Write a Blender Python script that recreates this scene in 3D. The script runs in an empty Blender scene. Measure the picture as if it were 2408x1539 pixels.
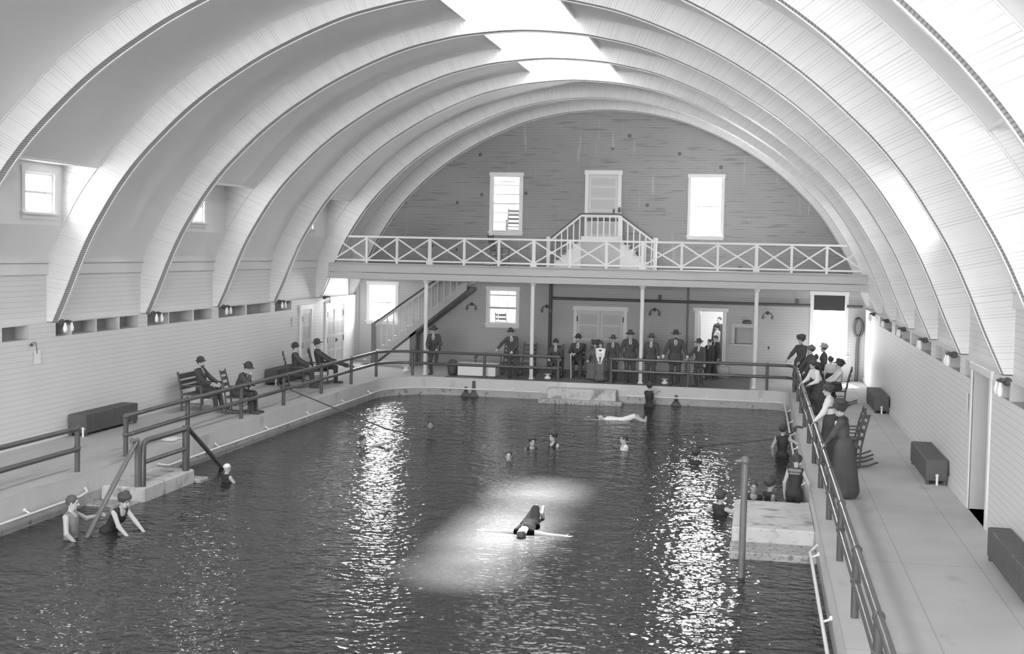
import bpy, math, random
import numpy as np
from mathutils import Vector, Matrix
random.seed(7)
SC = bpy.context.scene
COL = SC.collection
PI = math.pi
# ------------------------------------------------------------------ measures (metres)
WL, WR = -15.44, 3.80            # long walls
XC = (WL + WR) / 2               # centre line of the hall
PXL, PXR = -12.59, 1.075         # pool edges
PYN, PYF = 10.2, 38.42           # pool ends
YK, YG = 42.67, 38.9             # back wall, gallery front
ZW = -0.62                       # water level
RIB0, BAY, RW = 23.18, 3.9615, 0.25
def rib_y(i): return RIB0 + i * BAY
INNER = [(0, 9.75), (1.3, 9.66), (2.0, 9.54), (2.8, 9.35), (3.5, 9.1), (4.15, 8.82), (4.8, 8.5), (5.4, 8.15), (6.0, 7.76), (6.6, 7.3), (7.15, 6.8), (7.65, 6.3), (8.1, 5.75), (8.5, 5.15), (8.85, 4.55), (9.15, 3.9), (9.42, 3.25), (9.70, 2.63)]
OUTER = [(1.35, 10.06), (2.2, 9.9), (3.4, 9.6), (4.53, 9.2), (5.67, 8.62), (6.47, 8.12), (7.2, 7.55), (7.93, 6.83), (8.58, 6.12), (9.08, 5.45), (9.46, 4.78), (9.72, 4.25), (9.84, 3.95)]

# ------------------------------------------------------------------ object helpers
def tag(o, label=None, cat=None, group=None, kind=None):
    if label: o['label'] = label
    if cat: o['category'] = cat
    if group: o['group'] = group
    if kind: o['kind'] = kind
    return o
def empty(name, loc=(0, 0, 0), rz=0.0, label=None, cat=None, group=None):
    o = bpy.data.objects.new(name, None); COL.objects.link(o)
    o.empty_display_size = 0.2
    o.location = loc; o.rotation_euler = (0, 0, rz)
    XF[o.name] = Matrix.Translation(loc) @ Matrix.Rotation(rz, 4, 'Z')
    return tag(o, label, cat, group)
XF = {}
def copy_tree(o, loc=None, rz=None, label=None, group=None, parent=None):
    c = o.copy(); COL.objects.link(c)
    if parent is not None: c.parent = parent
    if loc is not None: c.location = loc
    if rz is not None: c.rotation_euler = (0, 0, rz)
    if label: c['label'] = label
    if group: c['group'] = group
    for ch in list(o.children): copy_tree(ch, parent=c)
    return c

class MB:
    """collects faces, then links them as one mesh object"""
    def __init__(s): s.v = []; s.f = []; s.uv = []; s.smooth = []
    def add(s, vs, fs, uvs=None, smooth=False):
        n = len(s.v); s.v += [tuple(map(float, q)) for q in vs]
        for i, f in enumerate(fs):
            s.f.append(tuple(n + k for k in f)); s.smooth.append(smooth)
            s.uv.append(uvs[i] if uvs else None)
        return s
    def quad(s, a, b, c, d, uv=None): return s.add([a, b, c, d], [(0, 1, 2, 3)], [uv] if uv else None)
    def box(s, x0, x1, y0, y1, z0, z1, bev=0.0):
        if bev <= 0:
            vs = [(x, y, z) for z in (z0, z1) for y in (y0, y1) for x in (x0, x1)]
            return s.add(vs, [(0, 2, 3, 1), (4, 5, 7, 6), (0, 1, 5, 4), (2, 6, 7, 3), (0, 4, 6, 2), (1, 3, 7, 5)])
        b = min(bev, (x1 - x0) / 2.01, (y1 - y0) / 2.01, (z1 - z0) / 2.01)
        ring = lambda z, i: [(x0 + i + b, y0 + i, z), (x1 - i - b, y0 + i, z), (x1 - i, y0 + i + b, z), (x1 - i, y1 - i - b, z), (x1 - i - b, y1 - i, z), (x0 + i + b, y1 - i, z), (x0 + i, y1 - i - b, z), (x0 + i, y0 + i + b, z)]
        vs = ring(z0, b * .7) + ring(z0 + b, 0) + ring(z1 - b, 0) + ring(z1, b * .7)
        fs = [tuple(reversed(range(8))), tuple(range(24, 32))]
        for r in range(3):
            for k in range(8):
                k2 = (k + 1) % 8; fs.append((r * 8 + k, r * 8 + k2, r * 8 + 8 + k2, r * 8 + 8 + k))
        return s.add(vs, fs)
    def bar(s, a, b, w, h=None, up=(0, 0, 1)):
        """rectangular bar from a to b, w across, h along up"""
        a = Vector(a); b = Vector(b); d = (b - a).normalized(); h = h or w
        sd = d.cross(Vector(up))
        if sd.length < 1e-4: sd = d.cross(Vector((1, 0, 0)))
        sd.normalize(); u = sd.cross(d)
        vs = [p + sd * i * w / 2 + u * j * h / 2 for p in (a, b) for i, j in ((-1, -1), (1, -1), (1, 1), (-1, 1))]
        return s.add(vs, [(0, 1, 2, 3), (7, 6, 5, 4), (0, 4, 5, 1), (1, 5, 6, 2), (2, 6, 7, 3), (3, 7, 4, 0)])
    def tube(s, path, r, n=10, cap=True):
        path = [Vector(p) for p in path]; m = len(path)
        rr = r if isinstance(r, (list, tuple)) else [r] * m
        vs = []; prev = None
        for i, p in enumerate(path):
            t = (path[min(i + 1, m - 1)] - path[max(i - 1, 0)]).normalized()
            if prev is None:
                ref = Vector((0, 0, 1)) if abs(t.z) < .9 else Vector((1, 0, 0))
                u = t.cross(ref).normalized()
            else:
                u = (prev - t * prev.dot(t)); u = u.normalized() if u.length > 1e-5 else t.orthogonal().normalized()
            w = t.cross(u); prev = u
            vs += [p + (u * math.cos(2 * PI * k / n) + w * math.sin(2 * PI * k / n)) * rr[i] for k in range(n)]
        fs = [(i * n + k, i * n + (k + 1) % n, (i + 1) * n + (k + 1) % n, (i + 1) * n + k) for i in range(m - 1) for k in range(n)]
        s.add(vs, fs, smooth=True)
        if cap:
            s.add(vs[:n], [tuple(reversed(range(n)))]); s.add(vs[-n:], [tuple(range(n))])
        return s
    def lathe(s, prof, c=(0, 0, 0), n=20, sx=1.0, sy=1.0):
        vs = [(c[0] + r * sx * math.cos(2 * PI * k / n), c[1] + r * sy * math.sin(2 * PI * k / n), c[2] + z) for r, z in prof for k in range(n)]
        m = len(prof)
        fs = [(i * n + k, i * n + (k + 1) % n, (i + 1) * n + (k + 1) % n, (i + 1) * n + k) for i in range(m - 1) for k in range(n)]
        return s.add(vs, fs, smooth=True)
    def ball(s, c, r, n=10, sc=(1, 1, 1)):
        prof = [(max(1e-4, math.sin(PI * i / n)) * r, -math.cos(PI * i / n) * r) for i in range(n + 1)]
        vs = [(c[0] + q * sc[0] * math.cos(2 * PI * k / n), c[1] + q * sc[1] * math.sin(2 * PI * k / n), c[2] + z * sc[2]) for q, z in prof for k in range(n)]
        fs = [(i * n + k, i * n + (k + 1) % n, (i + 1) * n + (k + 1) % n, (i + 1) * n + k) for i in range(n) for k in range(n)]
        return s.add(vs, fs, smooth=True)
    def prism(s, poly, axis, t0, t1):
        """2-D polygon pushed along an axis: 'x' -> (y,z), 'y' -> (x,z), 'z' -> (x,y)"""
        def P(q, t): return {'x': (t, q[0], q[1]), 'y': (q[0], t, q[1]), 'z': (q[0], q[1], t)}[axis]
        n = len(poly); vs = [P(q, t0) for q in poly] + [P(q, t1) for q in poly]
        fs = [tuple(range(n)), tuple(reversed(range(n, 2 * n)))]
        fs += [(k, n + k, n + (k + 1) % n, (k + 1) % n) for k in range(n)]
        return s.add(vs, fs)
    def build(s, name, mat, parent=None, local=False):
        me = bpy.data.meshes.new(name)
        vs = s.v
        if parent is not None and not local:
            r = parent
            while r.parent is not None: r = r.parent
            M = XF.get(r.name)
            if M is not None:
                Mi = M.inverted(); vs = [tuple(Mi @ Vector(q)) for q in vs]
        me.from_pydata(vs, [], s.f)
        me.polygons.foreach_set('use_smooth', s.smooth)
        if any(u is not None for u in s.uv):
            L = me.uv_layers.new(name='UVMap'); i = 0
            for f, u in zip(s.f, s.uv):
                for k in range(len(f)):
                    L.data[i].uv = u[k] if u else (0, 0); i += 1
        me.update()
        if mat is not None: me.materials.append(mat)
        o = bpy.data.objects.new(name, me); COL.objects.link(o)
        if parent is not None: o.parent = parent
        return o
def struct(name, mb, mat, parent=None):
    o = mb.build(name, mat, parent)
    if parent is None: o['kind'] = 'structure'
    return o

# ------------------------------------------------------------------ materials (a grey photograph: every colour is a grey)
def mat(name, v, rough=.6, spec=.3, lines=None, noise=None, streak=None, spots=None, metal=0.0):
    """v grey value; lines=(coord, spacing, width, depth); noise=(scale, amount, (sx,sy,sz)); streak like noise, sharper; spots=(scale, size, value)"""
    m = bpy.data.materials.new(name); m.use_nodes = True
    nt = m.node_tree; N = nt.nodes; Lk = nt.links
    b = N['Principled BSDF']
    b.inputs['Roughness'].default_value = rough
    b.inputs['Specular IOR Level'].default_value = spec
    b.inputs['Metallic'].default_value = metal
    geo = N.new('ShaderNodeNewGeometry')
    val = N.new('ShaderNodeValue'); val.outputs[0].default_value = v
    cur = val.outputs[0]
    def M(op, a, b_, c=None):
        n = N.new('ShaderNodeMath'); n.operation = op
        for i, q in enumerate((a, b_, c)):
            if q is None: continue
            if isinstance(q, (int, float)): n.inputs[i].default_value = q
            else: Lk.new(q, n.inputs[i])
        return n.outputs[0]
    def tex(scale, st=(1, 1, 1), detail=4, off=0.0):
        mp = N.new('ShaderNodeMapping'); mp.inputs['Scale'].default_value = st; mp.inputs['Location'].default_value = (off, off, off)
        Lk.new(geo.outputs['Position'], mp.inputs['Vector'])
        t = N.new('ShaderNodeTexNoise'); t.inputs['Scale'].default_value = scale; t.inputs['Detail'].default_value = detail
        Lk.new(mp.outputs['Vector'], t.inputs['Vector']); return t.outputs['Fac'], mp.outputs['Vector']
    if noise:
        t, _ = tex(noise[0], noise[2] if len(noise) > 2 else (1, 1, 1))
        cur = M('MULTIPLY', cur, M('MULTIPLY_ADD', M('SUBTRACT', t, .5), 2 * noise[1], 1.0))
    if streak:
        for k, q in enumerate(streak):
            t, _ = tex(q[0], q[2], 5, 3.1 * (k + 1))
            edge = M('SMOOTHSTEP', t, q[3], q[3] + .08) if False else M('MULTIPLY', M('MAXIMUM', M('SUBTRACT', t, q[3]), 0.0), 9.0)
            edge = M('MINIMUM', edge, 1.0)
            cur = M('MULTIPLY', cur, M('MULTIPLY_ADD', edge, q[1], 1.0))
    if spots:
        _, vec = tex(1.0)
        vo = N.new('ShaderNodeTexVoronoi'); vo.inputs['Scale'].default_value = spots[0]; Lk.new(vec, vo.inputs['Vector'])
        hit = M('LESS_THAN', vo.outputs['Distance'], spots[1])
        cur = M('MULTIPLY', cur, M('MULTIPLY_ADD', hit, spots[2] - 1.0, 1.0))
    if lines:
        bump_h = None
        for ln in (lines if isinstance(lines, list) else [lines]):
            ax, sp, wd, dk = ln[:4]
            if ax == 'u':
                uvn = N.new('ShaderNodeUVMap'); uvn.uv_map = 'UVMap'
                sx = N.new('ShaderNodeSeparateXYZ'); Lk.new(uvn.outputs['UV'], sx.inputs[0]); c = sx.outputs[0]
            else:
                sx = N.new('ShaderNodeSeparateXYZ'); Lk.new(geo.outputs['Position'], sx.inputs[0]); c = sx.outputs['xyz'.index(ax)]
            fr = M('FRACT', M('ADD', M('DIVIDE', c, sp), (ln[4] if len(ln) > 4 else 0.0)), 0.0)
            hit = M('LESS_THAN', fr, wd / sp)
            if len(ln) > 5:      # boards differ: some joints are tight, some open
                wn = N.new('ShaderNodeTexWhiteNoise'); wn.noise_dimensions = '1D'; Lk.new(M('FLOOR', M('DIVIDE', c, sp), 0.0), wn.inputs['W'])
                hit = M('MULTIPLY', hit, M('POWER', wn.outputs['Value'], 1.2))
            cur = M('MULTIPLY', cur, M('MULTIPLY_ADD', hit, -dk, 1.0))
    cmb = N.new('ShaderNodeCombineColor')
    for i in range(3): Lk.new(cur, cmb.inputs[i])
    Lk.new(cmb.outputs[0], b.inputs['Base Color'])
    return m
def emit(name, strength, clear=0.0):
    """a glowing, overexposed window pane; clear lets part of the sun through"""
    m = bpy.data.materials.new(name); m.use_nodes = True
    nt = m.node_tree; N = nt.nodes; Lk = nt.links
    N.remove(N['Principled BSDF']); out = N['Material Output']
    e = N.new('ShaderNodeEmission'); e.inputs['Strength'].default_value = strength
    if clear > 0:
        t = N.new('ShaderNodeBsdfTransparent'); t.inputs[0].default_value = (clear, clear, clear, 1)
        a = N.new('ShaderNodeAddShader'); Lk.new(e.outputs[0], a.inputs[0]); Lk.new(t.outputs[0], a.inputs[1]); Lk.new(a.outputs[0], out.inputs[0])
    else: Lk.new(e.outputs[0], out.inputs[0])
    return m
M_ = {}
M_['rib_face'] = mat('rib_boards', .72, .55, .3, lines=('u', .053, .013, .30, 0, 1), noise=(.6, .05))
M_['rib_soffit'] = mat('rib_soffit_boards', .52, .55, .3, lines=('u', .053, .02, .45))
M_['trim'] = mat('white_trim_paint', .74, .45, .3)
M_['plaster'] = mat('grey_plaster', .82, .8, .2, noise=(.35, .06))
M_['siding_z'] = mat('white_board_wall', .74, .55, .3, lines=('z', .115, .012, .22), noise=(.5, .05))
M_['siding_dim'] = mat('light_board_wall', .66, .55, .3, lines=('z', .115, .012, .22), noise=(.5, .05))
M_['back_lower'] = mat('pale_grey_boards', .44, .6, .25, lines=('z', .10, .012, .22), noise=(.7, .12, (.4, .4, 2.5)))
M_['back_upper'] = mat('weathered_boards', .28, .7, .2, lines=('z', .10, .014, .22), noise=(.5, .3, (.5, .5, 1.0)),
    streak=[(1.0, -.30, (1.0, 1, 11.0), .57), (1.0, .42, (6.0, 1, .5), .635)], spots=(1.15, .085, .45))
M_['gallery'] = mat('cream_gallery_paint', .48, .5, .3)
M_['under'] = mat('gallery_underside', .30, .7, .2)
M_['concrete'] = mat('concrete_deck', .50, .75, .25, lines=[('x', 1.09, .022, .22, .015), ('y', 4.0, .03, .18, .69)], noise=(.9, .17), streak=[(1.6, -.3, (1, .5, 1), .64)])
M_['deck_left'] = mat('concrete_deck_streaked', .48, .75, .25, lines=('x', .36, .02, .18), noise=(.8, .18, (1.6, .4, 1)), streak=[(1.2, -.35, (2.4, .5, 1), .6)])
M_['far_deck'] = mat('dark_wet_deck', .17, .6, .3, noise=(1.2, .25))  # darker grey than the side decks, varied by noise
M_['coping'] = mat('pool_wall_cement', .58, .7, .25, noise=(1.2, .14), streak=[(1.5, -.22, (1, 1, .6), .6)])
M_['wet'] = mat('stained_cement', .44, .6, .3, noise=(3.0, .25), streak=[(7.0, -.5, (1, 1, 1), .58)])
M_['landing'] = mat('water_stained_cement', .56, .65, .3, noise=(2.0, .16), streak=[(2.1, -.5, (1, 1.6, 1), .55), (9.0, -.2, (1, 1, 1), .55)])
M_['step'] = mat('mottled_wet_cement', .42, .6, .3, noise=(5.0, .3), streak=[(14.0, -.5, (1, 1, 1), .52)])
M_['iron'] = mat('dark_painted_pipe', .095, .32, .5)
M_['iron_dull'] = mat('dark_iron', .10, .55, .35, noise=(6, .15))
M_['iron_tread'] = mat('dark_radiator_iron', .055, .5, .35, lines=('y', .075, .012, .4))
M_['wood_dark'] = mat('dark_wood', .10, .5, .3, noise=(9, .2, (1, 1, .2)))
M_['wood_post'] = mat('grey_wood_post', .20, .6, .3, noise=(5, .2))
M_['rail_cap'] = mat('brown_handrail', .10, .5, .3)
M_['steel_pipe'] = mat('worn_grey_pipe', .16, .35, .5, noise=(7, .25))
M_['door'] = mat('pale_door_paint', .58, .5, .3)
M_['door_panel'] = mat('pale_door_panel', .48, .5, .3)
M_['shade'] = mat('dark_roller_blind', .06, .8, .1)
M_['white'] = mat('white_enamel', .86, .3, .5)
M_['paper'] = mat('white_card', .86, .8, .2)
M_['rope'] = mat('dark_wet_rope', .1, .8, .2)
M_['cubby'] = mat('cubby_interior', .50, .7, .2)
M_['skin'] = mat('skin', .48, .5, .3)
M_['skin_dim'] = mat('tanned_skin', .36, .5, .3)
M_['black'] = mat('black_wool', .085, .8, .15)
M_['charcoal'] = mat('charcoal_wool', .10, .8, .15)
M_['greycloth'] = mat('grey_skirt_cloth', .15, .8, .15, noise=(12, .15))
M_['greyswim'] = mat('grey_bathing_cloth', .26, .8, .15, noise=(14, .12))
M_['linen'] = mat('white_linen', .80, .75, .2)
M_['shirt'] = mat('white_shirt', .72, .7, .2)
M_['hair'] = mat('dark_hair', .075, .6, .3)
M_['hairbrown'] = mat('brown_hair', .10, .6, .3)
M_['hat'] = mat('dark_felt', .08, .8, .15)
M_['hatlight'] = mat('light_straw', .42, .7, .2)
M_['wetblack'] = mat('wet_black_cloth', .045, .6, .2)
M_['jetblack'] = mat('jet_black_cloth', .004, .9, .02)  # black bathing cloth again, colour lowered to offset the strong sun on it
M_['eye'] = mat('dark_eye', .03, .3, .5)
M_['shoe'] = mat('black_leather', .085, .4, .4)
M_['pane_hot'] = emit('bright_window_glass', 15.0)
M_['pane_hot2'] = emit('bright_upper_window_glass', 36.0)
M_['pane'] = emit('window_glass', 5.0)
M_['pane_front'] = emit('front_window_glass', 36.0)  # fill glow for the added windows behind the camera
M_['pane_dim'] = emit('hazy_window_glass', 2.2)
M_['sky_pane'] = emit('skylight_glass', 3.3)
M_['sky_clear'] = emit('clear_skylight_glass', 3.3, .9)
M_['door_clear'] = emit('clear_window_glass', 2.2, .9)
M_['clerestory'] = emit('clerestory_glass', 6.5)
CAMP = (2696.175790, -0.181412, -0.043959, 0.021163, 1288.899137, 711.283613, 4.432849)
EXPOSURE = 1.15
# ================================================================== THE SETTING
def wall_holes(mb, u0, u1, v0, v1, holes, P, depth=0.15, inner=None):
    """flat wall in (u,v) with rectangular holes; P(u,v,w) maps to space, w goes into the wall; reveals go to inner (or mb)"""
    us = sorted({u0, u1, *[min(max(h[0], u0), u1) for h in holes], *[min(max(h[1], u0), u1) for h in holes]})
    vs = sorted({v0, v1, *[min(max(h[2], v0), v1) for h in holes], *[min(max(h[3], v0), v1) for h in holes]})
    for a, b in zip(us, us[1:]):
        for c, d in zip(vs, vs[1:]):
            mu, mv = (a + b) / 2, (c + d) / 2
            if any(h[0] < mu < h[1] and h[2] < mv < h[3] for h in holes): continue
            mb.quad(P(a, c, 0), P(b, c, 0), P(b, d, 0), P(a, d, 0))
    for h in holes:
        a, b, c, d = h[:4]; dp = h[4] if len(h) > 4 else depth; t = inner or mb
        t.quad(P(a, c, 0), P(a, c, dp), P(a, d, dp), P(a, d, 0)); t.quad(P(b, c, 0), P(b, d, 0), P(b, d, dp), P(b, c, dp))
        t.quad(P(a, c, 0), P(b, c, 0), P(b, c, dp), P(a, c, dp)); t.quad(P(a, d, 0), P(a, d, dp), P(b, d, dp), P(b, d, 0))
        if len(h) > 5 and h[5]: t.quad(P(a, c, dp), P(b, c, dp), P(b, d, dp), P(a, d, dp))
Y0 = -20.0
# ---- floor
mb = MB(); mb.quad((WL - .3, Y0, 0), (PXL, Y0, 0), (PXL, PYF - 1.9, 0), (WL - .3, PYF - 1.9, 0)); struct('floor', mb, M_['deck_left'])
mb = MB(); mb.quad((PXR, Y0, 0), (WR + .9, Y0, 0), (WR + .9, PYF - .6, 0), (PXR, PYF - .6, 0)); mb.quad((PXL, Y0, 0), (PXR, Y0, 0), (PXR, PYN, 0), (PXL, PYN, 0)); struct('floor', mb, M_['concrete'])
arcL = [(PXL + 1.9 - 1.9 * math.cos(t), PYF - 1.9 + 1.9 * math.sin(t)) for t in [k * PI / 2 / 12 for k in range(13)]]
arcR = [(PXR - .6 + .6 * math.sin(t), PYF - .6 + .6 * math.cos(t)) for t in [k * PI / 2 / 8 for k in range(9)]]
mb = MB(); pl = [(WL - .3, PYF - 1.9)] + arcL[:-1] + [(PXL + 1.9, PYF), (PXL + 1.9, YK + .2), (WL - .3, YK + .2)]
mb.add([(x, y, 0) for x, y in pl], [tuple(range(len(pl)))]); struct('floor', mb, M_['concrete'])
mb = MB(); pl = [(-.2, PYF)] + arcR + [(WR + .3, PYF - .6), (WR + .3, YK + .2), (-.2, YK + .2)]
mb.add([(x, y, 0) for x, y in pl], [tuple(range(len(pl)))]); struct('floor', mb, M_['concrete'])
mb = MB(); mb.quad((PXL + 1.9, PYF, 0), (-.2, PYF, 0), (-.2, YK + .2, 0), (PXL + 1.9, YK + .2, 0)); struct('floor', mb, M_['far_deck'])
# ---- pool walls and water
loop = [(PXL, PYN)] + arcL + arcR + [(PXR, PYN)]
top = MB(); low = MB()
for (xa, ya), (xb, yb) in zip(loop, loop[1:] + loop[:1]):
    top.quad((xa, ya, 0), (xb, yb, 0), (xb, yb, -.40), (xa, ya, -.40)); low.quad((xa, ya, -.40), (xb, yb, -.40), (xb, yb, -2.2), (xa, ya, -2.2))
pw = struct('trim_1', top, M_['coping']); struct('pool_wall_foot', low, M_['wet'], pw)
mb = MB(); mb.quad((PXL, PYN, -2.2), (PXR, PYN, -2.2), (PXR, PYF, -2.2), (PXL, PYF, -2.2)); struct('floor', mb, M_['wet'])
def water_mat():
    m = bpy.data.materials.new('pool_water'); m.use_nodes = True
    nt = m.node_tree; N = nt.nodes; Lk = nt.links; b = N['Principled BSDF']
    b.inputs['Base Color'].default_value = (.036, .036, .036, 1); b.inputs['Roughness'].default_value = .07; b.inputs['IOR'].default_value = 1.33
    geo = N.new('ShaderNodeNewGeometry')
    def tex(sc, st, det):
        mp = N.new('ShaderNodeMapping'); mp.inputs['Scale'].default_value = st; Lk.new(geo.outputs['Position'], mp.inputs['Vector'])
        t = N.new('ShaderNodeTexNoise'); t.inputs['Scale'].default_value = sc; t.inputs['Detail'].default_value = det; t.inputs['Roughness'].default_value = .45
        Lk.new(mp.outputs[0], t.inputs['Vector']); return t.outputs['Fac']
    b1 = N.new('ShaderNodeBump'); b1.inputs['Strength'].default_value = 1.0; b1.inputs['Distance'].default_value = WAVE_BIG; Lk.new(tex(1.9, (.8, 1.15, 1), 2.0), b1.inputs['Height'])
    b2 = N.new('ShaderNodeBump'); b2.inputs['Strength'].default_value = 1.0; b2.inputs['Distance'].default_value = WAVE_SMALL; Lk.new(tex(7.5, (.8, 1.2, 1), 1.5), b2.inputs['Height'])
    Lk.new(b1.outputs[0], b2.inputs['Normal']); Lk.new(b2.outputs[0], b.inputs['Normal'])
    return m
WAVE_BIG, WAVE_SMALL = .038, .027
mb = MB(); mb.quad((PXL - .05, PYN - .05, ZW), (PXR + .05, PYN - .05, ZW), (PXR + .05, PYF + .05, ZW), (PXL - .05, PYF + .05, ZW))
tag(mb.build('pool_water', water_mat()), 'dark rippled water filling the indoor plunge pool', 'water', kind='stuff')

# ---- long walls
CUB_L = [(18.3, 19.0), (19.85, 20.75), (20.8, 21.7), (21.75, 22.70)]
E = [None]
cub = []
for lo, hi in ((23.30, 26.70), (27.20, 30.68), (31.10, 34.66), (35.05, 36.33)):
    n = 4 if hi - lo > 3.2 else 2
    if lo == 23.30: cub += [(23.19, 23.74), (23.80, 24.75), (24.81, 25.74), (25.80, 26.66)]
    elif lo == 27.20: cub += [(27.10, 28.15), (28.21, 29.49), (29.56, 30.63)]
    elif lo == 31.10: cub += [(31.05, 32.82), (32.92, 34.66)]
    else: cub += [(35.0, 36.33)]
nearc = [(y - BAY * k + d, y - BAY * k + d + .9) for k in (1, 2, 3, 4, 5, 6) for y, d in ((23.2, .2), (23.2, 1.15), (23.2, 2.1))]
mb = MB(); inn = MB()
holesL = [(a, b, 2.31, 2.61, .38, True) for a, b in cub + nearc]
wall_holes(mb, Y0, YK + .1, 0, 2.61, holesL, lambda u, v, w: (WL - w, u, v), inner=inn)
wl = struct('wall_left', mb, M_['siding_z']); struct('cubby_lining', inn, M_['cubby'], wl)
cubR = [(34.2, 36.4), (36.5, 37.5), (33.38, 31.7), (31.64, 30.15), (29.85, 28.2), (28.14, 26.5), (25.85, 24.9), (24.84, 23.9), (23.84, 22.75), (22.2, 21.5), (18.85, 18.38), (18.3, 17.3), (17.24, 16.2), (16.14, 15.3), (14.9, 13.9), (13.8, 12.8), (12.7, 11.6)]
holesR = [(min(a, b), max(a, b), 2.31, 2.61, .38, True) for a, b in cubR] + [(19.82, 21.38, 0.0, 2.50, .85)]
mb = MB(); inn = MB()
wall_holes(mb, Y0, YK + .1, 0, 2.61, holesR[:-1] + holesR[-1:], lambda u, v, w: (WR + w, u, v), inner=inn)
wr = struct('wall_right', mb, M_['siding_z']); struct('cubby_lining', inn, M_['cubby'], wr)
mb = MB(); mb.quad((WR + .85, 19.82, 0), (WR + .85, 21.38, 0), (WR + .85, 21.38, 2.5), (WR + .85, 19.82, 2.5)); struct('passage_back', mb, M_['siding_dim'], wr)
# passage casing
mb = MB(); mb.box(WR - .03, WR + .02, 21.38, 21.52, 0, 2.62, .01); mb.box(WR - .03, WR + .02, 19.68, 19.82, 0, 2.62, .01); mb.box(WR - .04, WR + .02, 19.62, 21.58, 2.50, 2.64, .01)
struct('trim_2', mb, M_['trim'])
for s, nm in ((-1, 'wall_left'), (1, 'wall_right')):
    X = XC + s * 9.84; w0 = WL if s < 0 else WR
    mb = MB(); mb.quad((X, Y0, 2.62), (X, YK, 2.62), (X, YK, 3.95), (X, Y0, 3.95)); mb.quad((w0, Y0, 2.61), (w0, YK, 2.61), (X, YK, 2.62), (X, Y0, 2.62))
    struct(nm, mb, M_['siding_z'])
    mb = MB(); mb.box(min(X, X - s * .05), max(X, X - s * .05), Y0, YK, 3.69, 3.94, .008); mb.box(min(X, X - s * .09), max(X, X - s * .09), Y0, YK, 3.95, 3.99)
    struct('trim_3' if s < 0 else 'trim_4', mb, M_['trim'])
    # baseboard
    mb = MB(); mb.box(min(w0, w0 - s * .025), max(w0, w0 - s * .025), Y0, 19.6 if s > 0 else YK, 0, .16)
    if s > 0: mb.box(w0 - .025, w0, 21.55, YK, 0, .16)
    struct('baseboard_left' if s < 0 else 'baseboard_right', mb, M_['trim'])

# ---- arched ribs
prof = [(-x, z) for x, z in reversed(INNER)] + INNER[1:]
def smooth_prof(pts, n):
    """resample a polyline with a Catmull-Rom curve"""
    P = [pts[0]] + list(pts) + [pts[-1]]; out = []
    for i in range(1, len(P) - 2):
        for k in range(n):
            t = k / n; a, b, c, d = P[i - 1:i + 3]
            out.append(tuple(.5 * (2 * b[j] + (c[j] - a[j]) * t + (2 * a[j] - 5 * b[j] + 4 * c[j] - d[j]) * t * t + (3 * b[j] - a[j] - 3 * c[j] + d[j]) * t ** 3) for j in (0, 1)))
    return out + [pts[-1]]
ARCH = smooth_prof(prof, 3)
VAULT = smooth_prof(OUTER, 3)
def to_box(x, z, low=False):
    dx, dz = x, z - 2.4
    if low and abs(dx) * 7.72 <= 1.36 * dz: k = 7.72 / dz; return (dx * k, 10.12)
    k = min(10.6 / abs(dx) if abs(dx) > 1e-6 else 99, 9.3 / dz if dz > 1e-6 else 99)
    return (dx * k, 2.4 + dz * k)
def make_rib(y, low=False):
    face = MB(); sof = MB(); tr = MB(); u = 0
    for (a, b) in zip(ARCH, ARCH[1:]):
        du = math.hypot(b[0] - a[0], b[1] - a[1]); A = to_box(*a, low); B = to_box(*b, low)
        if low and (A[1] == 10.12) != (B[1] == 10.12): A = to_box(*a); B = to_box(*b)
        uv = [(u, 0), (u + du, 0), (u + du, 1), (u, 1)]
        q = lambda p, yy: (XC + p[0], yy, p[1])
        face.quad(q(a, y), q(b, y), q(B, y), q(A, y), uv); face.quad(q(b, y + RW), q(a, y + RW), q(A, y + RW), q(B, y + RW), [uv[1], uv[0], uv[3], uv[2]])
        sof.quad(q(a, y + .012), q(a, y + RW - .012), q(b, y + RW - .012), q(b, y + .012), [(u, 0), (u, 1), (u + du, 1), (u + du, 0)])
        n = Vector((-(b[1] - a[1]), b[0] - a[0])).normalized()
        ia = (a[0] - n.x * .03 * (-1), a[1] - n.y * .03 * (-1)); c = Vector((0 - a[0], 3 - a[1])).normalized()
        c2 = Vector((0 - b[0], 3 - b[1])).normalized()
        ia = (a[0] + c.x * .02, a[1] + c.y * .02); ib = (b[0] + c2.x * .02, b[1] + c2.y * .02)
        for y0, y1 in ((y + RW - .045, y + RW + .012),):
            tr.quad(q(ia, y0), q(ia, y1), q(ib, y1), q(ib, y0)); tr.quad(q(a, y0), q(ia, y0), q(ib, y0), q(b, y0)); tr.quad(q(ia, y1), q(a, y1), q(b, y1), q(ib, y1))
        u += du
    for s in (-1, 1):
        tr.tube([(XC + s * (x - .01), y - .012, z - .01) for x, z in VAULT], .016, 6)
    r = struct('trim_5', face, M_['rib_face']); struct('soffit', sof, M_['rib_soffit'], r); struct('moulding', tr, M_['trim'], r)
    return r
for i in range(-10, 6):
    y = rib_y(i) if i < 5 else YK - .26
    make_rib(y, i < 3)
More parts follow.
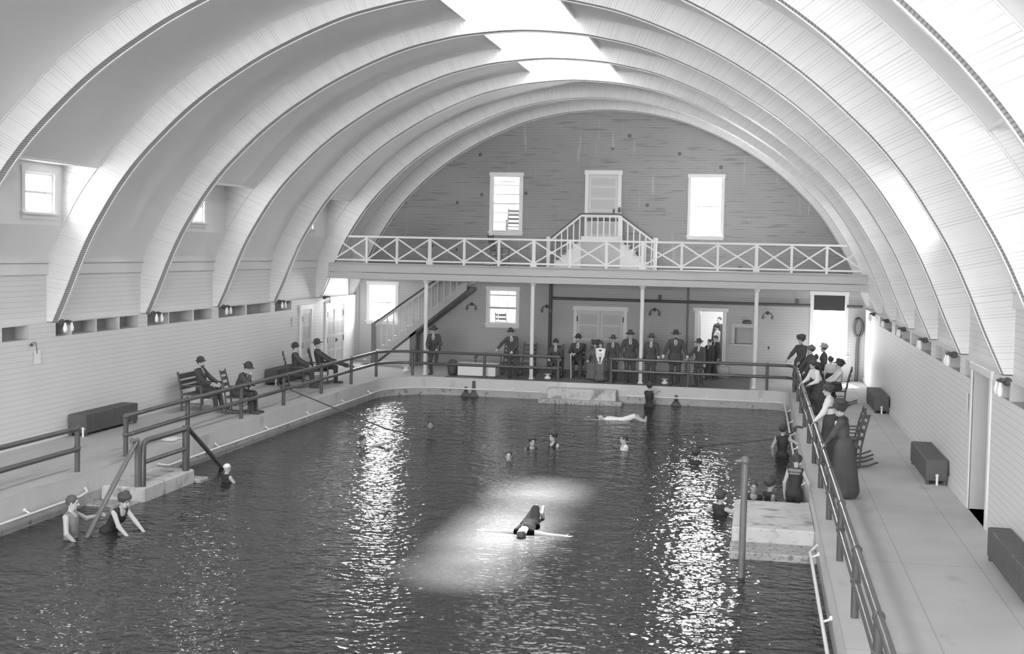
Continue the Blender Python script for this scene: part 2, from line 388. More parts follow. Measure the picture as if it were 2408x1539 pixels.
# ---- vault panels, clerestory recesses, ridge skylight
WIN_BAYS = (-9, -7, -5, -3, -1, 1, 3)
nwin = 0
def window_unit(name, rect, P, pane, cols=1, rows=2, fr=.06, dp=.0, mull=.018, blind=None, casing=.11, sill=True):
    """sash window: casing, sashes with glazing bars and one pane mesh; P(u,v,w) maps to space (w<0 towards the room)"""
    a, b, c, d = rect
    def bx(m, u0, u1, v0, v1, w0, w1):
        vs = [P(u, v, w) for w in (w0, w1) for v in (v0, v1) for u in (u0, u1)]
        m.add(vs, [(0, 2, 3, 1), (4, 5, 7, 6), (0, 1, 5, 4), (2, 6, 7, 3), (0, 4, 6, 2), (1, 3, 7, 5)])
    g = MB()
    if pane is not None: bx(g, a, b, c, d, dp + .03, dp + .036)
    f = MB()
    for (u0, u1, v0, v1) in ((a, a + fr, c, d), (b - fr, b, c, d), (a + fr, b - fr, c, c + fr), (a + fr, b - fr, d - fr, d)): bx(f, u0, u1, v0, v1, dp, dp + .06)
    mid = (c + d) / 2
    if rows >= 2: bx(f, a + fr, b - fr, mid - .025, mid + .025, dp - .005, dp + .06)
    bars = MB()
    for k in range(1, cols): u = a + (b - a) * k / cols; bx(bars, u - mull / 2, u + mull / 2, c + fr, d - fr, dp + .005, dp + .05)
    for k in range(1, rows):
        v = c + (d - c) * k / rows
        if abs(v - mid) > .05: bx(bars, a + fr, b - fr, v - mull / 2, v + mull / 2, dp + .005, dp + .05)
    o = struct(name, f, M_['trim'])
    if pane is not None: struct('pane', g, pane, o)
    if bars.f: struct('glazing_bars', bars, M_['trim'], o)
    cs = MB(); k = casing
    for (u0, u1, v0, v1, t) in ((a - k, a, c - .02, d, .03), (b, b + k, c - .02, d, .03), (a - k - .02, b + k + .02, d, d + k + .02, .04)): bx(cs, u0, u1, v0, v1, -t, .004)
    if sill: bx(cs, a - k - .04, b + k + .04, c - .06, c - .015, -.09, .004); bx(cs, a - k, b + k, c - .16, c - .06, -.03, .004)
    struct('casing', cs, M_['trim'], o)
    if blind:
        bl = MB(); bx(bl, a + .02, b - .02, blind, d - .01, dp - .02, dp - .012); struct('roller_blind', bl, M_['shade'], o)
    return o
for i in range(-11, 5):
    y0 = rib_y(i) + RW if i > -11 else Y0; y1 = rib_y(i + 1) if i < 4 else YK - .26
    lx = RW if i < 2 else 0.0      # the ridge lantern runs on over the ribs
    for s in (-1, 1):
        mb = MB(); wl_ = i in WIN_BAYS
        pts = VAULT
        segs = [(a, b) for a, b in zip(pts, pts[1:]) if not (wl_ and 4.8 < (a[1] + b[1]) / 2 < 6.10)]
        if i >= 3: segs = [((0, 10.3), pts[0])] + segs
        for a, b in segs:
            A, B = (XC + s * a[0], a[1]), (XC + s * b[0], b[1])
            mb.quad((A[0], y0, A[1]), (A[0], y1, A[1]), (B[0], y1, B[1]), (B[0], y0, B[1]))
        if i < 3:   # wall of the skylight shaft
            x = XC + s * 1.35; mb.quad((x, y0, 10.06), (x, y1 + lx, 10.06), (x, y1 + lx, 11.3), (x, y0, 11.3))
        struct('ceiling', mb, M_['plaster'])
        if wl_:
            xw = XC + s * 9.46; xh = XC + s * 8.58
            m2 = MB(); a, b = (y0 + y1) / 2 - .56, (y0 + y1) / 2 + .56
            yc = {-1: (21.84, 22.86)}.get(i, ((y0 + y1) / 2 - .52, (y0 + y1) / 2 + .52))
            wa, wb = yc; Pm = (lambda u, v, w, xw=xw, s=s: (xw + s * w, u, v))
            wall_holes(m2, y0, y1, 4.78, 6.12, [(wa, wb, 5.06, 5.90, .10)], Pm)
            m2.quad((xh, y0, 6.12), (xw, y0, 6.12), (xw, y1, 6.12), (xh, y1, 6.12))
            m2.quad((xh, y0, 6.12), (xh, y1, 6.12), (xh, y1, 6.06), (xh, y0, 6.06))
            struct('wall_left' if s < 0 else 'wall_right', m2, M_['trim'])
            nwin += 1
            window_unit('window_%d' % nwin, (wa, wb, 5.06, 5.90), Pm, M_['clerestory'], 1, 2, .05, .02)
    if i < 3:
        g = MB(); nwin += 1; cl = MB()
        for xa, xb in ((-1.35, -.3), (-.3, .75), (.75, 1.35)):
            t = cl if (i in (1, 2) and xa == -.3) else g
            t.quad((XC + xa, y0, 11.28), (XC + xa, y1 + lx, 11.28), (XC + xb, y1 + lx, 11.28), (XC + xb, y0, 11.28))
        o = struct('window_%d' % nwin, g, M_['sky_pane'])
        if cl.f: struct('clear_pane', cl, M_['sky_clear'], o)
        tb = MB()
        for k in range(-1, 2): tb.box(XC + k * .675 - .02, XC + k * .675 + .02, y0, y1, 11.2, 11.27)
        struct('glazing_bars', tb, M_['trim'], o)
        pb = MB()
        for s in (-1, 1): pb.box(XC + s * 1.35 - .03, XC + s * 1.35 + .03, y0, y1, 9.98, 10.16, .01)
        struct('trim_6', pb, M_['trim'])

# ---- back wall
def PB(u, v, w): return (u, YK + w, v)
WINS = {'ll': (-14.90, -13.84, 1.64, 3.02), 'lc': (-10.12, -9.04, 1.66, 2.94), 'u1': (-10.06, -8.99, 5.18, 7.28), 'u2': (-2.55, -1.44, 5.16, 7.28), 'br': (1.97, 3.10, .92, 3.08)}
DOORWAY = (-2.16, -1.27, .36, 2.36); TICKET = (-.82, -.17, 1.20, 1.80)
mb = MB(); inn = MB()
holes = [WINS['ll'] + (.10,), WINS['lc'] + (.10,), WINS['br'] + (.10,), DOORWAY + (.14,), TICKET + (.45, True)]
wall_holes(mb, WL - .3, WR + .3, -.1, 3.36, holes, PB, inner=inn)
wb = struct('wall_back', mb, M_['back_lower']); struct('reveals', inn, M_['gallery'], wb)
mb = MB(); inn = MB()
wall_holes(mb, WL - .3, WR + .3, 3.36, 10.7, [WINS['u1'] + (.10,), WINS['u2'] + (.10,)], PB, inner=inn)
wb = struct('wall_back', mb, M_['back_upper']); struct('reveals', inn, M_['gallery'], wb)
window_unit('window_50', WINS['ll'], PB, M_['pane_hot'], 3, 4, .045, .03, .012)
window_unit('window_51', WINS['lc'], PB, None, 3, 1, .045, .03)
mb = MB(); x0, x1, z0, z1 = WINS['lc']

mb.box(x0, x1, YK + .02, YK + .07, 2.22, 2.29); mb.box(x0, x1, YK + .02, YK + .06, 2.72, 2.76)
struct('trim_7', mb, M_['back_lower'])
window_unit('window_52', WINS['u1'], PB, None, 1, 6, .045, .03, .03)
window_unit('window_53', WINS['u2'], PB, M_['pane_hot2'], 1, 2, .035, .03)
window_unit('window_54', WINS['br'], PB, M_['door_clear'], 1, 1, .03, .03, blind=2.52)
# dark shadow-gap heads are real recesses; the front (near) wall closes the hall behind the camera
FW = [(XC + k * 3.2 - .95, XC + k * 3.2 + .95, 3.6, 7.4) for k in (-2, -1, 0, 1, 2)] + [(XC + k * 4.2 - .8, XC + k * 4.2 + .8, 1.0, 2.7) for k in (-2, -1, 1, 2)]
mb = MB(); wall_holes(mb, WL - .3, WR + .3, -.1, 11.4, [q + (.1,) for q in FW], lambda u, v, w: (u, Y0 - w, v)); struct('wall_front', mb, M_['siding_dim'])
for k, q in enumerate(FW): window_unit('window_%d' % (60 + k), q, lambda u, v, w: (u, Y0 - w, v), M_['pane_front'], 2, 4)  # unseen windows added in the end wall to brighten the hall
# skirting of the back wall
mb = MB(); mb.box(WL, -2.45, YK - .02, YK, 0, .16); mb.box(-1.0, WR, YK - .02, YK, 0, .16); struct('baseboard_back', mb, M_['back_lower'])
mb = MB(); mb.box(WL, WL + .12, YK - .05, YK, 0, 3.3); struct('trim_8', mb, M_['back_lower'])

# ---- panelled doors
def panel_door(name, rect, P, leaves, rows, hinges=True, knob=None, cas=.13):
    a, b, c, d = rect
    def bx(m, u0, u1, v0, v1, w0, w1):
        vs = [P(u, v, w) for w in (w0, w1) for v in (v0, v1) for u in (u0, u1)]
        m.add(vs, [(0, 2, 3, 1), (4, 5, 7, 6), (0, 1, 5, 4), (2, 6, 7, 3), (0, 4, 6, 2), (1, 3, 7, 5)])
    fr = MB()
    for u0, u1, v0, v1 in ((a - cas, a, c, d), (b, b + cas, c, d), (a - cas - .03, b + cas + .03, d, d + cas + .03)): bx(fr, u0, u1, v0, v1, -.045, .004)
    o = struct(name, fr, M_['trim'])
    w = (b - a) / leaves
    for k in range(leaves):
        u0, u1 = a + k * w + .006, a + (k + 1) * w - .006
        lf = MB(); pn = MB(); st = .10
        bx(lf, u0, u0 + st, c + .01, d - .01, -.028, .004); bx(lf, u1 - st, u1, c + .01, d - .01, -.028, .004)
        edges = [c + .01] + [c + .12 + (d - c - .14) * r / rows for r in range(1, rows)] + [d - .10]
        for e in edges: bx(lf, u0 + st, u1 - st, e - (.0 if e == edges[0] else .045), e + (.09 if e in (edges[0], edges[-1]) else .045), -.026, .004)
        bx(pn, u0 + st, u1 - st, c + .02, d - .02, -.012, .004)
        l = struct('leaf', lf, M_['door'], o); struct('panel', pn, M_['door_panel'], l)
        if hinges:
            h = MB(); hu = u0 - .02 if k == 0 else u1 - .03
            for hv in (c + .45 * (d - c), c + .86 * (d - c)): bx(h, hu, hu + .05, hv - .10, hv + .10, -.05, .0)
            struct('hinges', h, M_['iron_dull'], l)
    if knob:
        kb = MB()
        for ku, kv in knob: kb.ball(P(ku, kv, -.075), .035, 8); bx(kb, ku - .03, ku + .03, kv - .09, kv + .09, -.04, 0)
        struct('knob', kb, M_['iron_dull'], o)
    return o
PLw = lambda u, v, w: (WL - w, u, v)
panel_door('door_1', (39.52, 41.2, 0, 2.30), PLw, 2, 4, True, [(40.42, 1.0)])
panel_door('door_2', (37.2, 38.02, 0, 2.26), PLw, 1, 4, True)
panel_door('door_3', (-6.70, -4.94, 0, 2.26), PB, 2, 4, True, [(-5.9, 1.02)])
panel_door('door_4', (-6.37, -5.26, 5.04, 7.36), PB, 1, 5, False, [(-5.40, 6.0)])
# open doorway with two steps, a bright back room behind it and a door leaf folded inward
mb = MB(); a, b, c, d = DOORWAY
mb.box(a - .13, a, YK - .04, YK + .004, 0, d); mb.box(b, b + .13, YK - .04, YK + .004, 0, d); mb.box(a - .2, b + .2, YK - .06, YK + .004, d, d + .13, .01)
o5 = struct('door_5', mb, M_['trim'])
mb = MB(); mb.box(a + .02, a + .06, YK + .15, YK + .85, c, d - .02); mb.box(a + .06, a + .075, YK + .2, YK + .8, c + .1, c + .9); mb.box(a + .06, a + .075, YK + .2, YK + .8, c + 1.0, d - .15)
struct('leaf', mb, M_['door'], o5)
mb = MB(); mb.box(a - .25, b + .3, YK - .62, YK - .3, 0, .17, .01); mb.box(a - .2, b + .25, YK - .32, YK + .15, 0, .36, .01); struct('trim_9', mb, M_['gallery'])
mb = MB(); x0, x1, y0, y1 = -3.2, .2, YK + .14, YK + 3.2
mb.quad((x0, y0, .36), (x1, y0, .36), (x1, y1, .36), (x0, y1, .36)); mb.quad((x0, y1, .36), (x1, y1, .36), (x1, y1, 3.0), (x0, y1, 3.0))
mb.quad((x0, y0, .36), (x0, y1, .36), (x0, y1, 3.0), (x0, y0, 3.0)); mb.quad((x0, y0, 3.0), (x0, y1, 3.0), (x1, y1, 3.0), (x1, y0, 3.0))
wall_holes(mb, y0, y1, .36, 3.0, [(y0 + 1.0, y0 + 2.2, 1.2, 2.5, .06)], lambda u, v, w: (x1 + w, u, v)); struct('wall_passage', mb, M_['siding_dim'])
window_unit('window_57', (y0 + 1.0, y0 + 2.2, 1.2, 2.5), lambda u, v, w: (x1 + w, u, v), M_['pane'], 1, 2)  # out-of-view glowing window added to brighten the back room
# ticket hatch frame and shelf
mb = MB(); a, b, c, d = TICKET
for u0, u1, v0, v1, t in ((a - .12, a, c, d, .04), (b, b + .12, c, d, .04), (a - .14, b + .14, d, d + .14, .05), (a - .2, b + .2, c - .07, c, .16)): mb.box(u0, u1, YK - t, YK + .004, v0, v1, .008)
struct('window_58', mb, M_['gallery'])
# porch seen through the two clear windows
mb = MB(); mb.box(-12.5, -6.5, YK + .2, YK + 3.4, .82, .92); struct('floor', mb, M_['concrete'])
mb = MB(); mb.box(-12.5, -6.5, YK + .2, YK + 3.4, 4.85, 4.95); struct('floor', mb, M_['concrete'])
mb = MB(); mb.box(-12.5, -6.5, YK + .2, YK + 2.6, 7.05, 7.2); mb.box(-12.5, -6.5, YK + 2.4, YK + 2.6, 6.45, 7.05); struct('ceiling', mb, M_['under'])
mb = MB(); mb.box(-9.32, -9.14, YK + 2.4, YK + 2.58, 4.95, 7.2); struct('trim_10', mb, M_['wood_post'])

# ---- gallery
mb = MB(); mb.box(XC - 9.32, XC + 9.32, YG, YG + .14, 3.575, 3.87, .01); mb.box(XC - 9.34, XC + 9.34, YG - .03, YG + .12, 3.335, 3.56, .01); mb.box(XC - 9.3, XC + 9.3, YG - .05, YG + .3, 3.87, 3.90)
fg = struct('trim_11', mb, M_['gallery'])
mb = MB(); mb.box(XC - 9.6, XC + 9.6, YG + .14, YK, 3.70, 3.86); struct('floor', mb, M_['door_panel'])
mb = MB(); mb.quad((XC - 9.6, YG + .12, 3.36), (XC + 9.6, YG + .12, 3.36), (XC + 9.6, YK, 3.36), (XC - 9.6, YK, 3.36)); struct('ceiling', mb, M_['under'])
# ================================================================== PEOPLE: smooth-blended bodies, one closed surface each
def _smin(a, b, k):
    h = np.clip(.5 + .5 * (b - a) / k, 0, 1)
    return b * (1 - h) + a * h - k * h * (1 - h)
def sdf_mesh(prims, vox, cuts=()):
    """prims: ('c',a,b,ra,rb,k) tapered limb, ('e',c,R,radii,k) ellipsoid (R rows = axes), first item '-c'/'-e' carves; cuts: (point, outward normal)"""
    lo = np.full(3, 1e9); hi = -lo; bb = []
    for p in prims:
        t = p[0][-1]
        if t == 'c':
            a, b = np.asarray(p[1], float), np.asarray(p[2], float); r = max(p[3], p[4])
            l = np.minimum(a, b) - r; h = np.maximum(a, b) + r
        else:
            c = np.asarray(p[1], float); ext = np.sqrt(((np.asarray(p[2]).T * np.asarray(p[3])) ** 2).sum(1)); l, h = c - ext, c + ext
        bb.append((l, h))
        if p[0][0] != '-': lo = np.minimum(lo, l); hi = np.maximum(hi, h)
    lo = lo - 3 * vox - .02; hi = hi + 3 * vox + .02
    n = np.ceil((hi - lo) / vox).astype(int) + 1
    D = np.full(n, 1.0, np.float32)
    ax = [lo[i] + vox * np.arange(n[i]) for i in range(3)]
    for p, (l, h) in zip(prims, bb):
        k = p[-1]; m = k + 3 * vox + .01
        i0 = np.maximum(np.floor((l - m - lo) / vox).astype(int), 0); i1 = np.minimum(np.ceil((h + m - lo) / vox).astype(int) + 1, n)
        if (i1 <= i0).any(): continue
        X = ax[0][i0[0]:i1[0], None, None]; Y = ax[1][None, i0[1]:i1[1], None]; Z = ax[2][None, None, i0[2]:i1[2]]
        t = p[0][-1]
        if t == 'c':
            a, b, ra, rb = np.asarray(p[1], float), np.asarray(p[2], float), p[3], p[4]; d = b - a; L2 = max(float(d @ d), 1e-9)
            q = np.clip(((X - a[0]) * d[0] + (Y - a[1]) * d[1] + (Z - a[2]) * d[2]) / L2, 0, 1)
            v = np.sqrt((X - a[0] - q * d[0]) ** 2 + (Y - a[1] - q * d[1]) ** 2 + (Z - a[2] - q * d[2]) ** 2) - (ra + (rb - ra) * q)
        else:
            c, R, r = np.asarray(p[1], float), np.asarray(p[2], float), p[3]
            u = [((X - c[0]) * R[i][0] + (Y - c[1]) * R[i][1] + (Z - c[2]) * R[i][2]) for i in range(3)]
            k0 = np.sqrt(sum((u[i] / r[i]) ** 2 for i in range(3))); k1 = np.sqrt(sum((u[i] / r[i] ** 2) ** 2 for i in range(3)))
            v = k0 * (k0 - 1) / np.maximum(k1, 1e-6)
        s = (slice(i0[0], i1[0]), slice(i0[1], i1[1]), slice(i0[2], i1[2]))
        D[s] = -_smin(-D[s], v, k) if p[0][0] == '-' else _smin(D[s], v, k)
    for pt, nr in cuts:
        D = np.maximum(D, (ax[0][:, None, None] - pt[0]) * nr[0] + (ax[1][None, :, None] - pt[1]) * nr[1] + (ax[2][None, None, :] - pt[2]) * nr[2])
    return _nets(D, lo, vox)
def _nets(D, org, vox):
    s = D < 0; n = np.array(D.shape)
    offs = [(i, j, k) for i in (0, 1) for j in (0, 1) for k in (0, 1)]
    cnt = np.zeros(n - 1, np.uint8)
    for o in offs: cnt += s[o[0]:n[0] - 1 + o[0], o[1]:n[1] - 1 + o[1], o[2]:n[2] - 1 + o[2]]
    ids = np.argwhere((cnt > 0) & (cnt < 8))
    if len(ids) == 0: return np.zeros((0, 3)), np.zeros((0, 4), int)
    acc = np.zeros((len(ids), 3)); num = np.zeros(len(ids))
    val = {o: D[ids[:, 0] + o[0], ids[:, 1] + o[1], ids[:, 2] + o[2]].astype(float) for o in offs}
    for o in offs:
        for a in range(3):
            if o[a]: continue
            o2 = list(o); o2[a] = 1; d0 = val[o]; d1 = val[tuple(o2)]
            m = (d0 < 0) != (d1 < 0); t = np.where(m, d0 / np.where(m, d0 - d1, 1), 0)
            q = np.array(o, float)[None, :].repeat(len(ids), 0); q[:, a] += t
            acc += q * m[:, None]; num += m
    P = org + vox * (ids + acc / num[:, None])
    vid = np.full(n - 1, -1, np.int64); vid[ids[:, 0], ids[:, 1], ids[:, 2]] = np.arange(len(ids))
    F = []
    for a in range(3):
        b, c = (a + 1) % 3, (a + 2) % 3
        sa = [slice(None)] * 3; sb = [slice(None)] * 3; sa[a] = slice(0, -1); sb[a] = slice(1, None)
        A = s[tuple(sa)]; B = s[tuple(sb)]
        e = np.argwhere(A != B); ok = (e[:, b] > 0) & (e[:, c] > 0) & (e[:, b] < n[b] - 1) & (e[:, c] < n[c] - 1); e = e[ok]
        ins = A[e[:, 0], e[:, 1], e[:, 2]]
        def V(db, dc):
            q = e.copy(); q[:, b] += db; q[:, c] += dc; return vid[q[:, 0], q[:, 1], q[:, 2]]
        Q = np.stack([V(-1, -1), V(0, -1), V(0, 0), V(-1, 0)], 1); Q[~ins] = Q[~ins][:, ::-1]; F.append(Q)
    return P, np.concatenate(F)
def link_np(name, P, F, material, parent):
    me = bpy.data.meshes.new(name); me.vertices.add(len(P)); me.vertices.foreach_set('co', np.asarray(P, np.float32).ravel())
    me.loops.add(len(F) * 4); me.loops.foreach_set('vertex_index', F.astype(np.int32).ravel())
    me.polygons.add(len(F)); me.polygons.foreach_set('loop_start', np.arange(0, 4 * len(F), 4, dtype=np.int32))
    me.polygons.foreach_set('use_smooth', np.ones(len(F), bool)); me.update(calc_edges=True); me.validate()
    me.materials.append(material)
    o = bpy.data.objects.new(name, me); COL.objects.link(o); o.parent = parent; return o
def _ik(a, b, l1, l2, pole):
    a, b = np.asarray(a, float), np.asarray(b, float); d = b - a; L = np.linalg.norm(d)
    if L > (l1 + l2) * .998: b = a + d / L * (l1 + l2) * .998; d = b - a; L = np.linalg.norm(d)
    u = d / L; x = (l1 * l1 - l2 * l2 + L * L) / (2 * L); h = math.sqrt(max(l1 * l1 - x * x, 0))
    p = np.asarray(pole, float); p = p - u * (p @ u); p /= max(np.linalg.norm(p), 1e-6)
    return a + u * x + p * h, b
def rotf(v, axis, ang):
    v = np.asarray(v, float); k = np.asarray(axis, float); c, s = math.cos(ang), math.sin(ang)
    return v * c + np.cross(k, v) * s + k * (k @ v) * (1 - c)

def person(label, base, yaw=0, H=1.72, vox=.0095, woman=False, hip=(0, 0, .92), lean=0, side=0, hands=(None, None), feet=(None, None), palms=(None, None),
           head=(0, 0, 0), dress='suit', coat='black', legs='black', hat=None, hatmat='hat', hair='hair', skin='skin', mustache=False, elbows=(None, None),
           knees=(None, None), build=1.0, group=None, curl=.7, collar='shirt', tie=True, legvis=True, torso=None, beard=False, shoes=True):
    """local axes: f forward, l the person's left, u up, for a 1.72 m figure scaled to H; yaw 0 looks to -Y, grows counter-clockwise"""
    sc = H / 1.72; ya = math.radians(yaw)
    Fw = np.array([math.sin(ya), -math.cos(ya), 0]); Lw = np.array([math.cos(ya), math.sin(ya), 0]); Uw = np.array([0, 0, 1.0])
    base = np.array(base, float)
    W = lambda q: np.asarray(q, float)[0] * Fw * sc + np.asarray(q, float)[1] * Lw * sc + np.asarray(q, float)[2] * Uw * sc   # parts are built around the root
    def axes(F_, L_, U_): return np.array([F_[0] * Fw + F_[1] * Lw + F_[2] * Uw, L_[0] * Fw + L_[1] * Lw + L_[2] * Uw, U_[0] * Fw + U_[1] * Lw + U_[2] * Uw])
    hip = np.array(hip, float)
    gown = dress in ('dress', 'blouse')
    if gown and hip[2] > .8: hip[2] += .012
    if torso is None:
        T = rotf((0, 0, 1), (0, 1, 0), lean); T = rotf(T, (1, 0, 0), side); FT = rotf((1, 0, 0), (0, 1, 0), lean); FT = FT - T * (FT @ T); FT /= np.linalg.norm(FT)
    else: T, FT = [np.asarray(q, float) / np.linalg.norm(q) for q in torso]
    LT = np.cross(T, FT)
    b_ = build; sw = (.155 if woman else .175) * (1 + .4 * (b_ - 1)); f = 1.0
    P = lambda u, fo=0, le=0: hip + T * u + FT * fo + LT * le
    RT = axes(FT, LT, T)
    # head frame
    U0 = rotf(T, LT, -min(lean * .55, .9)) if torso is None else T
    F0 = np.cross(LT, U0) if torso is None else FT
    F0 = F0 - U0 * (F0 @ U0); F0 /= np.linalg.norm(F0)
    hy, hp, hr = head
    Fh = rotf(F0, U0, hy); Lh = np.cross(U0, Fh); Fh = rotf(Fh, Lh, hp); Uh = rotf(U0, Lh, hp); Uh = rotf(Uh, Fh, hr); Lh = np.cross(Uh, Fh)
    nb = P(.50); hc = nb + U0 * .065 + Uh * .115 + Fh * .025
    RH = axes(Fh, Lh, Uh)
    Hd = lambda fo, le, up: hc + Fh * fo + Lh * le + Uh * up
    prim = []; C = lambda a, b, ra, rb, k=.03, L=None: (L if L is not None else prim).append(('c', W(a), W(b), ra * sc, rb * sc, k * sc))
    E_ = lambda c, R, r, k=.03, L=None: (L if L is not None else prim).append(('e', W(c), R, [q * sc for q in r], k * sc))
    chest = (.105 * b_, (.145 if woman else .165) * b_, .18); waist = ((.085 if woman else .10) * b_, (.115 if woman else .14) * b_, .15); pel = (.105 * b_, .155 * b_, .12)
    def torso_prims(L, g, k=.05):
        E_(P(.02), RT, [q + g for q in pel], k, L); E_(P(.19), RT, [q + g for q in waist], k, L); E_(P(.35, .005), RT, [q + g for q in chest], k, L)
        C(P(.465, -.01, -sw + .03), P(.465, -.01, sw - .03), .055 + g, .055 + g, k, L)
        if woman: E_(P(.335, .075), RT, [.06 + g, .12 + g, .065 + g], .04, L)
    torso_prims(prim, 0)
    C(P(.46, -.005), nb + U0 * .10 + Fh * .01, .056 if not woman else .048, .048 if not woman else .043, .03)
    # head and face
    E_(Hd(-.012, 0, .025), RH, (.094, .074, .098), .02); E_(Hd(.022, 0, -.055), RH, (.066, .056, .066), .03); E_(Hd(.06, 0, -.092), RH, (.024, .026, .02), .015)
    C(Hd(.082, 0, .012), Hd(.105, 0, -.028), .009, .014, .010); E_(Hd(.096, 0, -.034), RH, (.014, .018, .010), .006)
    C(Hd(.07, -.034, .03), Hd(.07, .034, .03), .014, .014, .012)
    for q in (-1, 1): prim.append(('-e', W(Hd(.092, q * .031, .008)), RH, [.011 * sc, .017 * sc, .010 * sc], .010 * sc))
    for q in (-1, 1): E_(Hd(-.005, q * .074, -.005), RH, (.020, .010, .032), .006)
    C(Hd(.083, -.018, -.058), Hd(.083, .018, -.058), .009, .009, .006); C(Hd(.081, -.015, -.072), Hd(.081, .015, -.072), .009, .009, .006)
    # limbs
    J = {}
    for i, q in ((0, -1), (1, 1)):      # 0 right, 1 left
        sh = P(.465, -.01, q * sw); ht = hands[i] if hands[i] is not None else (.05, q * (sw + .07), .86 + hip[2] - .92)
        el, wr = _ik(sh, ht, .285, .25, elbows[i] if elbows[i] is not None else (-.6, q * .5, -.2))
        hj = P(-.02, 0, q * .088); ft = feet[i] if feet[i] is not None else (0, q * (.06 if gown else .10), .085)
        kn, an = _ik(hj, ft, .43, .42, knees[i] if knees[i] is not None else (1, q * .12, .1))
        J[i] = dict(sh=sh, el=el, wr=wr, hj=hj, kn=kn, an=an)
        C(sh, el, .048 * b_, .038, .03); C(el, wr, .041, .027, .02); C(hj, kn, .085 * b_, .055, .04); C(kn, an, .056, .038, .02)
        E_(kn + (an - kn) * .3 - np.array([.02, 0, 0]), axes((1, 0, 0), (0, 1, 0), (0, 0, 1)), (.05, .048, .11), .03)
        toe = an + np.array([.17, q * .03, -.055]) if torso is None else an + FT * .16
        J[i]['toe'] = toe; C(an + (np.array([-.045, 0, -.05]) if torso is None else -FT * .04), toe, .034, .028, .03)
        # hand: palm, four bent fingers, a thumb from the side of the palm
        hd = wr - el; hd /= np.linalg.norm(hd)
        pn = np.asarray(palms[i] if palms[i] is not None else (0, -q, 0), float); pn = pn - hd * (pn @ hd)
        if np.linalg.norm(pn) < .05: pn = np.array([1.0, 0, 0]) - hd * hd[0]
        pn /= np.linalg.norm(pn); sd = np.cross(hd, pn)          # sd: across the knuckles
        if q > 0: sd = -sd
        pc = wr + hd * .048
        E_(pc, axes(hd, sd, pn), (.052, .040, .016), .012)
        for j, (o_, l_) in enumerate(((-.030, .066), (-.010, .076), (.010, .071), (.029, .054))):
            k0 = wr + hd * .086 + sd * o_; d1 = hd * math.cos(curl * .45) + pn * math.sin(curl * .45); d2 = hd * math.cos(curl * 1.25) + pn * math.sin(curl * 1.25)
            k1 = k0 + d1 * l_ * .55; k2 = k1 + d2 * l_ * .5
            C(k0, k1, .0095, .0085, .004); C(k1, k2, .0085, .0075, .004)
        t0 = wr + hd * .028 - sd * .032; t1 = t0 + (hd * .6 - sd * .65 + pn * .35) * .042; t2 = t1 + (hd * .85 - sd * .1 + pn * .5) * .032
        C(t0, t1, .013, .011, .008); C(t1, t2, .0105, .009, .004)
        J[i]['hd'] = hd
    root = empty('person', tuple(base), 0, label, 'person', group)
    def out(name, L, m, cuts=(), v=vox, par=None):
        Pm, F = sdf_mesh(L, v, cuts)
        return link_np(name, Pm, F, M_[m], par or root) if len(F) else None
    out('body', prim, skin)
    for q in (-1, 1):
        e = MB(); c = W(Hd(.078, q * .031, .008)); e.ball(c, .0105 * sc, 8); eo = e.build('eye', M_['eye'], root, local=True)
    # hair
    if hair:
        L = []; E_(Hd(-.02, 0, .038), RH, (.098, .083, .100), .02, L)
        if woman:
            E_(Hd(-.015, 0, .085), RH, (.125, .118, .075), .03, L); E_(Hd(-.03, 0, .04), RH, (.10, .105, .07), .03, L); E_(Hd(-.10, 0, .07), RH, (.065, .07, .06), .02, L); E_(Hd(-.02, .02, .15), RH, (.06, .065, .05), .02, L)
        L.append(('-e', W(Hd(.105, 0, -.03)), RH, [.075 * sc, .082 * sc, .098 * sc], .015 * sc))
        out('hair', L, hair, [(W(Hd(-.1, 0, -.055 if not woman else -.06)), W(-Uh) / sc)])
    if mustache:
        m = []; C(Hd(.094, 0, -.047), Hd(.075, .036, -.060), .010, .006, .006, m); C(Hd(.094, 0, -.047), Hd(.075, -.036, -.060), .010, .006, .006, m); out('mustache', m, hair or 'hair', v=min(vox, .007))
    if beard:
        m = []; E_(Hd(.045, 0, -.088), RH, (.055, .056, .05), .02, m); m.append(('-e', W(Hd(.11, 0, -.055)), RH, [.03 * sc, .03 * sc, .012 * sc], .008 * sc)); out('beard', m, hair or 'hair')
    # hats
    if hat:
        L = []; cuts = []
        if hat == 'bowler':
            E_(Hd(-.015, 0, .085), RH, (.112, .098, .105), .01, L); E_(Hd(-.005, 0, .062), RH, (.165, .135, .013), .015, L)
            C(Hd(-.005, -.13, .07), Hd(-.005, -.13, .071), .012, .012, .02, L); C(Hd(-.005, .13, .07), Hd(-.005, .13, .071), .012, .012, .02, L)
        elif hat == 'fedora':
            E_(Hd(-.015, 0, .075), RH, (.110, .095, .10), .015, L); E_(Hd(-.01, 0, .135), RH, (.095, .07, .065), .03, L); E_(Hd(-.005, 0, .062), RH, (.195, .175, .013), .015, L)
            L.append(('-c', W(Hd(-.10, 0, .215)), W(Hd(.09, 0, .205)), .022 * sc, .022 * sc, .025 * sc))
        elif hat == 'cap':
            E_(Hd(-.015, 0, .055), RH, (.108, .092, .085), .01, L); cuts = [(W(Hd(0, 0, .032)), W(-Uh) / sc)]
        elif hat == 'big':
            E_(Hd(-.03, 0, .10), RH, (.145, .135, .075), .03, L); E_(Hd(0, 0, .065), RH, (.215, .225, .018), .02, L)
            for k in range(5): a = -.6 + k * .32; E_(Hd(-.06 + .02 * k, .13 - .06 * k, .15 + .02 * math.sin(k * 2.1)), RH, (.07, .055, .05), .03, L)
        elif hat == 'plume':
